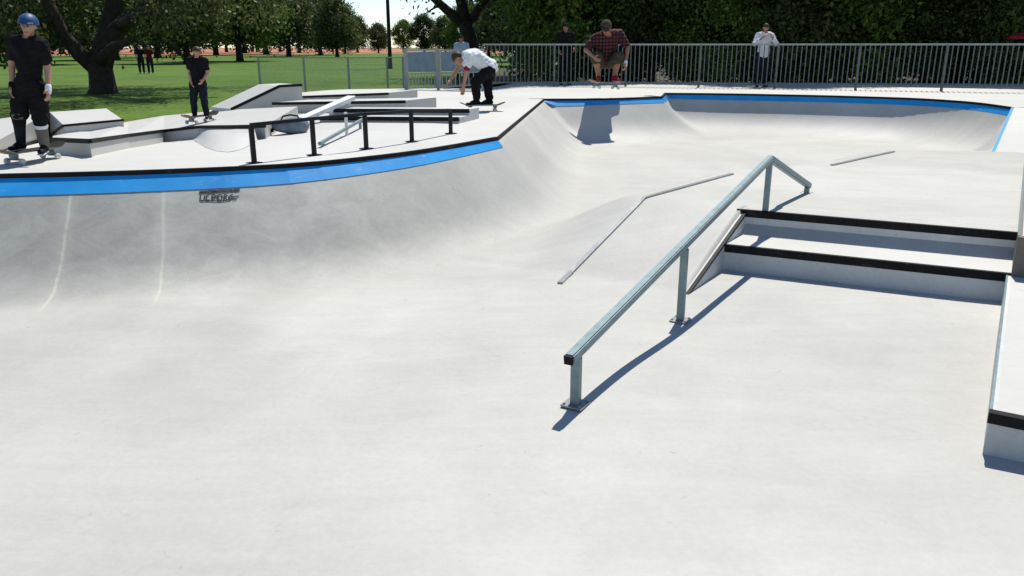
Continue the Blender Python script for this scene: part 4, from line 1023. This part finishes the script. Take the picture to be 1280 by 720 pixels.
            if k == 'cap' or (k == 'helmet' and cdef.get('brim')):
                z0 = 0.050; sgn = -1 if cdef.get('back') else 1; L0 = 0.07 if k == 'cap' else 0.03
                vs = []
                for zz in (0, 0.007):
                    for i in range(9): a = math.pi*(i/8); vs.append(t.verts.new((math.cos(a)*(0.078+gg*0.5), sgn*(0.02+math.sin(a)*0.075), z0+zz)))
                    for i in range(9): a = math.pi*(1-i/8); vs.append(t.verts.new((math.cos(a)*(0.076+gg*0.5), sgn*(0.035+math.sin(a)*(0.075+L0)), z0-0.012+zz)))
                t.faces.new(vs[:18][::-1]); t.faces.new(vs[18:])
                for i in range(18): t.faces.new((vs[i], vs[(i+1) % 18], vs[18+(i+1) % 18], vs[18+i]))
            bmesh.ops.transform(t, matrix=Matrix.Translation(hc) @ hrot.to_4x4(), verts=t.verts[:])
            bm.free(); fix(t); o_ = from_bm(k, t, M[cdef['mat']], root, True)
            if cdef.get('label'): o_['label'] = cdef['label']
            continue
        elif k == 'pad':
            q = cdef['side']; a, b = (V_[cdef['j']+q], V_[cdef['j2']+q]); f0, f1 = cdef['f']; bone(bm, a.lerp(b, f0), cdef['r'], a.lerp(b, f1), cdef['r']*0.92)
        elif k == 'sock':
            q = cdef['side']; bone(bm, V_['kn'+q].lerp(V_['an'+q], cdef['f'][0]), cdef['r'], V_['kn'+q].lerp(V_['an'+q], cdef['f'][1]), cdef['r']*0.78)
        me = remesh(bm, 0.011, 5)
        # cloth folds: small displacement
        if k in ('shirt', 'trousers'):
            nv = len(me.vertices); co_ = np.zeros(nv*3); no_ = np.zeros(nv*3); me.vertices.foreach_get('co', co_); me.vertex_normals.foreach_get('vector', no_)
            co_ = co_.reshape(-1, 3); no_ = no_.reshape(-1, 3); X, Y, Z = co_.T
            co_ = co_ + no_*(0.004*np.sin(38*Z+9*X+4*np.sin(14*Y))+0.003*np.sin(55*X+30*Z+20*Y)+0.0025*np.sin(90*Z-40*X))[:, None]
            me.vertices.foreach_set('co', co_.ravel()); me.update()
        if k == 'shirt':   # open neckline
            bm2 = bmesh.new(); bm2.from_mesh(me); bmesh.ops.delete(bm2, geom=[v_ for v_ in bm2.verts if (v_.co-(nk+fv*0)).length < 0.078 and (v_.co-nk).dot(tv) > 0.012], context='VERTS'); bm2.to_mesh(me); bm2.free()
        o_ = link(cdef.get('name', k), me, M[cdef['mat']], root, True)
        if cdef.get('label'): o_['label'] = cdef['label']
    return root
def skateboard(label, loc, rz, pitch=0.0, roll=0.0):
    root = thing('skateboard', tuple(loc), rz, label, 'skateboard', 'skateboards under riders'); root.rotation_euler = (roll, pitch, rz)
    n = 24; v = []; f = []
    for i in range(n+1):
        x = -0.40+0.80*i/n; ax = abs(x); w = 0.10*math.sqrt(max(0.03, 1-max(0, (ax-0.30)/0.104)**2)); z = 0.105+max(0, ax-0.27)*0.38
        for zz in (0, 0.011):
            for yy in (-w, -w*0.5, w*0.5, w): v.append((x, yy, z+zz+(0.006 if abs(yy) > w*0.7 else 0)))
    for i in range(n):
        a = i*8; b = a+8
        for k in range(3): f += [(a+k, a+k+1, b+k+1, b+k), (a+4+k, b+4+k, b+5+k, a+5+k)]
        f += [(a, b, b+4, a+4), (a+3, a+7, b+7, b+3)]
    f += [(0, 4, 5, 6, 7, 3, 2, 1), tuple(n*8+k for k in (0, 1, 2, 3, 7, 6, 5, 4))]
    o_ = pyd('deck', v, f, [M['wood'], M['grip']], root)
    for p in o_.data.polygons:
        if p.normal.z > 0.5 and p.center.z > 0.109: p.material_index = 1
    for x in (-0.22, 0.22):
        bm = bmesh.new(); add_box(bm, (x, 0, 0.088), (0.07, 0.05, 0.034)); add_tube(bm, [(x, -0.1, 0.05), (x, 0.1, 0.05)], 0.011, 8); add_box(bm, (x, 0, 0.062), (0.04, 0.08, 0.03), None, 0.008)
        tr = from_bm('truck', bm, M['steel'], root)
        for y in (-0.095, 0.095):
            bm = bmesh.new(); add_tube(bm, [(x, y-0.017, 0.03), (x, y-0.013, 0.03), (x, y+0.013, 0.03), (x, y+0.017, 0.03)], [0.024, 0.03, 0.03, 0.024], 16); from_bm('wheel', bm, M['wheel'], tr)
    return root
SHOES = lambda m='black_cloth': [dict(kind='shoe', side='L', mat=m), dict(kind='shoe', side='R', mat=m), dict(kind='sole', side='L', mat='rubber'), dict(kind='sole', side='R', mat='rubber')]
# -- kid in the blue helmet: base on skateboard, 'L' is image left
BZ = 0.116+0.09
J1 = dict(wid=0.86, pelvis=(0, 0, 0.92), chest=(0.0, 0.02, 1.24), neck=(0.005, 0.01, 1.43), head=(0.035, -0.03, 1.575), face=(0.12, -1, -0.08), shL=(-0.160, 0.0, 1.385), shR=(0.165, 0.0, 1.39),
          elL=(-0.205, 0.02, 1.10), elR=(0.205, 0.03, 1.11), wrL=(-0.17, -0.07, 0.87), wrR=(0.255, -0.07, 0.89), hipL=(-0.095, 0, 0.86), hipR=(0.095, 0, 0.86), knL=(-0.12, -0.05, 0.50), knR=(0.13, -0.05, 0.50),
          anL=(-0.15, 0.02, BZ), anR=(0.13, 0.02, BZ), toeL=(-0.17, -0.13, BZ-0.055), toeR=(0.17, -0.13, BZ-0.055), palmL=(1, 0, 0), palmR=(-1, 0, 0), thumbL=(0, -1, 0), thumbR=(0, -1, 0))
k1 = PL(42, 201.5)
s1 = 0.84
person('kid in blue helmet, black tee and knee pads standing on a skateboard', k1, 0.0, J1, [dict(kind='helmet', mat='blue_plastic', brim=True), dict(kind='shirt', mat='black_cloth', sleeve=0.62, hem=0.05, g=0.02), dict(kind='trousers', mat='black_cloth', len=0.86, g=0.022, name='shorts'),
       dict(kind='pad', side='L', j='kn', j2='an', f=(-0.1, 0.16), r=0.082, mat='black_cloth', name='knee_pad'), dict(kind='pad', side='R', j='kn', j2='an', f=(-0.1, 0.16), r=0.082, mat='black_cloth', name='knee_pad'),
       dict(kind='pad', side='L', j='kn', j2='an', f=(-0.12, -0.09), r=0.085, mat='grey_cloth', name='pad_strap'), dict(kind='pad', side='R', j='kn', j2='an', f=(0.17, 0.2), r=0.080, mat='white_cloth', name='pad_strap'),
       dict(kind='sock', side='L', f=(0.2, 0.97), r=0.070, mat='navy_cloth'), dict(kind='sock', side='R', f=(0.22, 0.97), r=0.074, mat='grey_cloth', label='warm grey shin sleeve'),
       dict(kind='pad', side='L', j='el', j2='wr', f=(0.86, 1.14), r=0.038, mat='black_cloth', name='wrist_guard'), dict(kind='pad', side='R', j='el', j2='wr', f=(0.86, 1.14), r=0.038, mat='white_cloth', name='wrist_guard')]+SHOES(), s=s1, lean=math.radians(7.0))
skateboard('skateboard under the kid in the blue helmet', k1+[0.01, -0.02, 0], 1.3)
# -- man in black on the long pad
J2 = dict(pelvis=(0.01, 0, 0.93), chest=(0.0, 0.03, 1.25), neck=(0.0, 0.02, 1.46), head=(0.02, -0.015, 1.60), face=(0.55, -0.8, -0.02), shL=(-0.185, 0.02, 1.41), shR=(0.18, 0.03, 1.42),
          elL=(-0.20, 0.04, 1.13), elR=(0.215, 0.03, 1.14), wrL=(-0.11, -0.10, 0.93), wrR=(0.16, -0.12, 0.99), hipL=(-0.095, 0, 0.88), hipR=(0.095, 0, 0.88), knL=(-0.11, -0.03, 0.52), knR=(0.14, -0.05, 0.52),
          anL=(-0.12, 0.02, BZ), anR=(0.17, 0.0, BZ), toeL=(-0.10, -0.14, BZ-0.055), toeR=(0.22, -0.15, BZ-0.055), palmL=(1, 0, 0), palmR=(-1, 0, 0), thumbL=(0, -1, 0.2), thumbR=(0, -1, 0.2))
k2 = PL(250, 154, HB)
person('man in black tee and black trousers standing on the long low pad', k2, 0.0, J2, [dict(kind='hair', mat='hair'), dict(kind='shirt', mat='black_cloth', sleeve=0.6, hem=0.1, g=0.02), dict(kind='trousers', mat='navy_cloth', len=1.9, g=0.018)]+SHOES(), s=0.089*k2[1]/0.985/1.72, lean=math.radians(3.5))
print('man2', k2, 0.095*k2[1]/0.985/1.72)
skateboard('skateboard under the man in black on the pad', k2+[0.03, -0.03, 0.004], 1.25)
# -- bending man in white shirt (faces image left, bent forward)
J3 = dict(pelvis=(0.16, 0.08, 0.74), chest=(-0.10, 0.03, 0.92), neck=(-0.28, 0.0, 0.95), head=(-0.40, -0.02, 0.89), face=(-0.55, -0.25, -0.8), headup=(-0.8, 0, 0.5), shL=(-0.20, -0.17, 0.93), shR=(-0.20, 0.20, 0.96),
          elL=(-0.25, -0.22, 0.66), elR=(-0.42, 0.20, 0.72), wrL=(-0.30, -0.20, 0.42), wrR=(-0.56, 0.12, 0.52), hipL=(0.14, -0.02, 0.70), hipR=(0.16, 0.17, 0.70), knL=(-0.10, -0.10, 0.50), knR=(0.10, 0.16, 0.47),
          anL=(-0.08, -0.04, BZ-0.02), anR=(0.14, 0.14, BZ-0.02), toeL=(-0.22, -0.10, BZ-0.075), toeR=(0.0, 0.06, BZ-0.075), palmL=(0, 1, 0), palmR=(1, 0, 0), thumbL=(-1, 0, 0), thumbR=(0, -1, 0))
k3 = PL(602, 139)
J3 = {k: v for k, v in J3.items()}
person('bending man in white shirt and black trousers behind the far deck corner', k3, 0.0, J3, [dict(kind='hair', mat='hair'), dict(kind='shirt', mat='white_cloth', sleeve=0.5, hem=0.02, g=0.035), dict(kind='trousers', mat='black_cloth', len=1.85, g=0.022),
       dict(kind='pad', side='L', j='sh', j2='el', f=(0.5, 0.75), r=0.062, mat='red_cloth', name='sleeve_cuff')]+SHOES(), s=1.0)
skateboard('skateboard under the bending man in the white shirt', k3+[0.02, 0, -0.01], 0.15)
# -- airborne skater above the short blue coping
kk = PD(757, 111, 17.35)
J4 = dict(wid=0.92, pelvis=(0.0, 0.18, 0.47), chest=(0.01, -0.09, 0.73), neck=(0.01, -0.20, 0.90), head=(-0.03, -0.29, 1.00), face=(-0.12, -0.85, -0.55), headup=(0, -0.4, 0.9), shL=(-0.19, -0.15, 0.84), shR=(0.20, -0.12, 0.90),
          elL=(-0.36, -0.20, 0.66), elR=(0.35, -0.16, 0.67), wrL=(-0.24, -0.36, 0.54), wrR=(0.30, -0.30, 0.42), hipL=(-0.10, 0.15, 0.45), hipR=(0.11, 0.15, 0.45), knL=(-0.19, -0.26, 0.54), knR=(0.19, -0.24, 0.52),
          anL=(-0.13, -0.04, BZ), anR=(0.15, -0.0, BZ), toeL=(-0.16, -0.19, BZ-0.055), toeR=(0.19, -0.15, BZ-0.055), palmL=(1, 0.3, 0), palmR=(-1, 0.3, 0), thumbL=(0, -1, 0.3), thumbR=(0, -1, 0.3), curl=0.7)
person('crouching skater in dark red plaid shirt and cap airborne above the blue coping', kk, 0.0, J4, [dict(kind='cap', mat='khaki'), dict(kind='shirt', mat='plaid', sleeve=0.75, hem=0.0, g=0.03), dict(kind='trousers', mat='khaki', len=0.95, g=0.03, name='shorts'), dict(kind='pad', side='R', j='el', j2='wr', f=(0.9, 1.12), r=0.036, mat='white_cloth', name='wrist_guard')]+SHOES('red_cloth'), skin='skin_tan', s=1.25, lean=math.radians(-1.5))
skateboard('skateboard under the airborne skater', kk+[0, -0.06, 0.0], 0.5, 0.06).scale = (1.12, 1.12, 1.12)
# -- spectators
J5 = dict(pelvis=(0, 0, 0.93), chest=(0.0, 0.0, 1.24), neck=(0.0, -0.01, 1.45), head=(0.0, -0.03, 1.59), face=(0.05, -1, -0.1), shL=(-0.19, 0, 1.39), shR=(0.19, 0, 1.39), elL=(-0.30, -0.12, 1.17), elR=(0.30, -0.12, 1.17), wrL=(-0.13, -0.26, 1.34), wrR=(0.10, -0.26, 1.38),
          hipL=(-0.095, 0, 0.88), hipR=(0.095, 0, 0.88), knL=(-0.11, -0.03, 0.5), knR=(0.11, -0.03, 0.5), anL=(-0.11, 0.02, 0.09), anR=(0.11, 0.02, 0.09), toeL=(-0.13, -0.13, 0.035), toeR=(0.13, -0.13, 0.035), palmL=(1, 0, 0), palmR=(-1, 0, 0), thumbL=(0, 0, 1), thumbR=(0, 0, 1))
def behind(px, extra): 
    X = (px-640)/1000; best = None
    for k in range(400):
        q = along(cum[-1]*k/399)
        if best is None or abs(q[0]/(q[1]*CP+1.1*SP)-X) < best[0]: best = (abs(q[0]/(q[1]*CP+1.1*SP)-X), q)
    q = best[1]; f_ = 1+extra/q[1]; return np.array([q[0]*f_, q[1]*f_, 0.999])
person('spectator in pale shirt with raised hands behind the picket fence', behind(951, 0.6), 0.0, J5, [dict(kind='hair', mat='hair'), dict(kind='shirt', mat='white_cloth', sleeve=1.5, hem=0.08, g=0.025), dict(kind='trousers', mat='navy_cloth', len=1.9, g=0.02)]+SHOES(), s=0.98)
J6 = dict(J5); J6.update(wrL=(-0.22, -0.16, 0.95), wrR=(0.20, -0.20, 1.0), elL=(-0.24, 0.02, 1.12), elR=(0.25, 0.0, 1.14), face=(0.3, -1, -0.1), palmL=(1, 0, 0), palmR=(-1, 0, 0), thumbL=(0, -1, 0), thumbR=(0, -1, 0))
person('spectator dressed all in black behind the picket fence', behind(706, 0.7), 0.25, J6, [dict(kind='cap', mat='black_cloth'), dict(kind='shirt', mat='black_cloth', sleeve=1.6, hem=0.1, g=0.025), dict(kind='trousers', mat='black_cloth', len=1.9, g=0.02)]+SHOES(), skin='skin_tan')
person('spectator in a pale blue shirt and dark cap beside the gate', P(575, 109, 0.95)+[0, 1.0, 0], 0.0, J6, [dict(kind='cap', mat='black_cloth'), dict(kind='shirt', mat='paleblue', sleeve=1.3, hem=0.1, g=0.025), dict(kind='trousers', mat='navy_cloth', len=1.9, g=0.02)]+SHOES(), s=0.84)
for px, lab, mt in ((178, 'distant person in dark clothes under the large forked tree', 'navy_cloth'), (189, 'distant person in a maroon top under the large forked tree', 'maroon')):
    person(lab, P(px, 92, GZ), 0.4, J6, [dict(kind='hair', mat='hair'), dict(kind='shirt', mat=mt, sleeve=0.6, hem=0.1, g=0.02), dict(kind='trousers', mat='navy_cloth', len=1.9, g=0.02)]+SHOES(), s=0.98, voxel=0.012)
# red canopy at the right edge
q = behind(1290, 4.0)
root = thing('market_umbrella', tuple(q), 0, 'red umbrella top showing above the fence at the right edge', 'umbrella')
bm = bmesh.new(); c = bm.verts.new((0, 0, 1.62)); rg = [bm.verts.new((math.cos(a*math.pi/4)*0.9, math.sin(a*math.pi/4)*0.9, 1.36)) for a in range(8)]; rg2 = [bm.verts.new((v_.co.x, v_.co.y, 1.28)) for v_ in rg]
for k in range(8): bm.faces.new((c, rg[k], rg[(k+1) % 8])); bm.faces.new((rg[k], rg2[k], rg2[(k+1) % 8], rg[(k+1) % 8]))
from_bm('canopy', bm, M['red_cloth'], root)
bm = bmesh.new(); add_tube(bm, [(0, 0, 0), (0, 0, 1.6)], 0.025, 8); from_bm('pole', bm, M['white_paint'], root)

bpy.data.scenes.remove(WORK)
# ------------------------------------------------------------------ light, sky, camera
EL = math.radians(61); az = np.array([0.36, 0.933])          # horizontal direction TOWARDS the sun
sun = bpy.data.lights.new('sun', 'SUN'); sun.energy = 4.4; sun.angle = math.radians(0.5); sun.color = (1.0, 0.958, 0.88)
so = bpy.data.objects.new('sun', sun); COL.objects.link(so)
dv = Vector((az[0]*math.cos(EL), az[1]*math.cos(EL), math.sin(EL)))
so.rotation_euler = dv.to_track_quat('Z', 'Y').to_euler(); so.location = dv*50
w = bpy.data.worlds.new('World'); S.world = w; w.use_nodes = True; nt = w.node_tree
sky = nt.nodes.new('ShaderNodeTexSky'); sky.sky_type = 'NISHITA'; sky.sun_disc = False; sky.sun_elevation = EL; sky.sun_rotation = math.atan2(az[0], az[1])
sky.air_density = 1.0; sky.dust_density = 0.0; sky.altitude = 1500; sky.ozone_density = 2.5
nt.links.new(sky.outputs[0], nt.nodes['Background'].inputs[0]); nt.nodes['Background'].inputs[1].default_value = 0.11
cam = bpy.data.cameras.new('camera'); co = bpy.data.objects.new('camera', cam); COL.objects.link(co)
co.location = (0, 0, CAMZ); co.rotation_euler = (math.pi/2-PITCH, 0, 0); cam.sensor_width = 36; cam.lens = 36*FPX/1280; cam.clip_end = 2000; cam.clip_start = 0.05
S.camera = co
S.view_settings.view_transform = 'Standard'; S.view_settings.look = 'None'; S.view_settings.exposure = 0.42; S.view_settings.gamma = 1.0
S.render.film_transparent = False
S.cycles.max_bounces = 6; S.cycles.transparent_max_bounces = 8
try: S.cycles.use_denoising = True
except Exception: pass
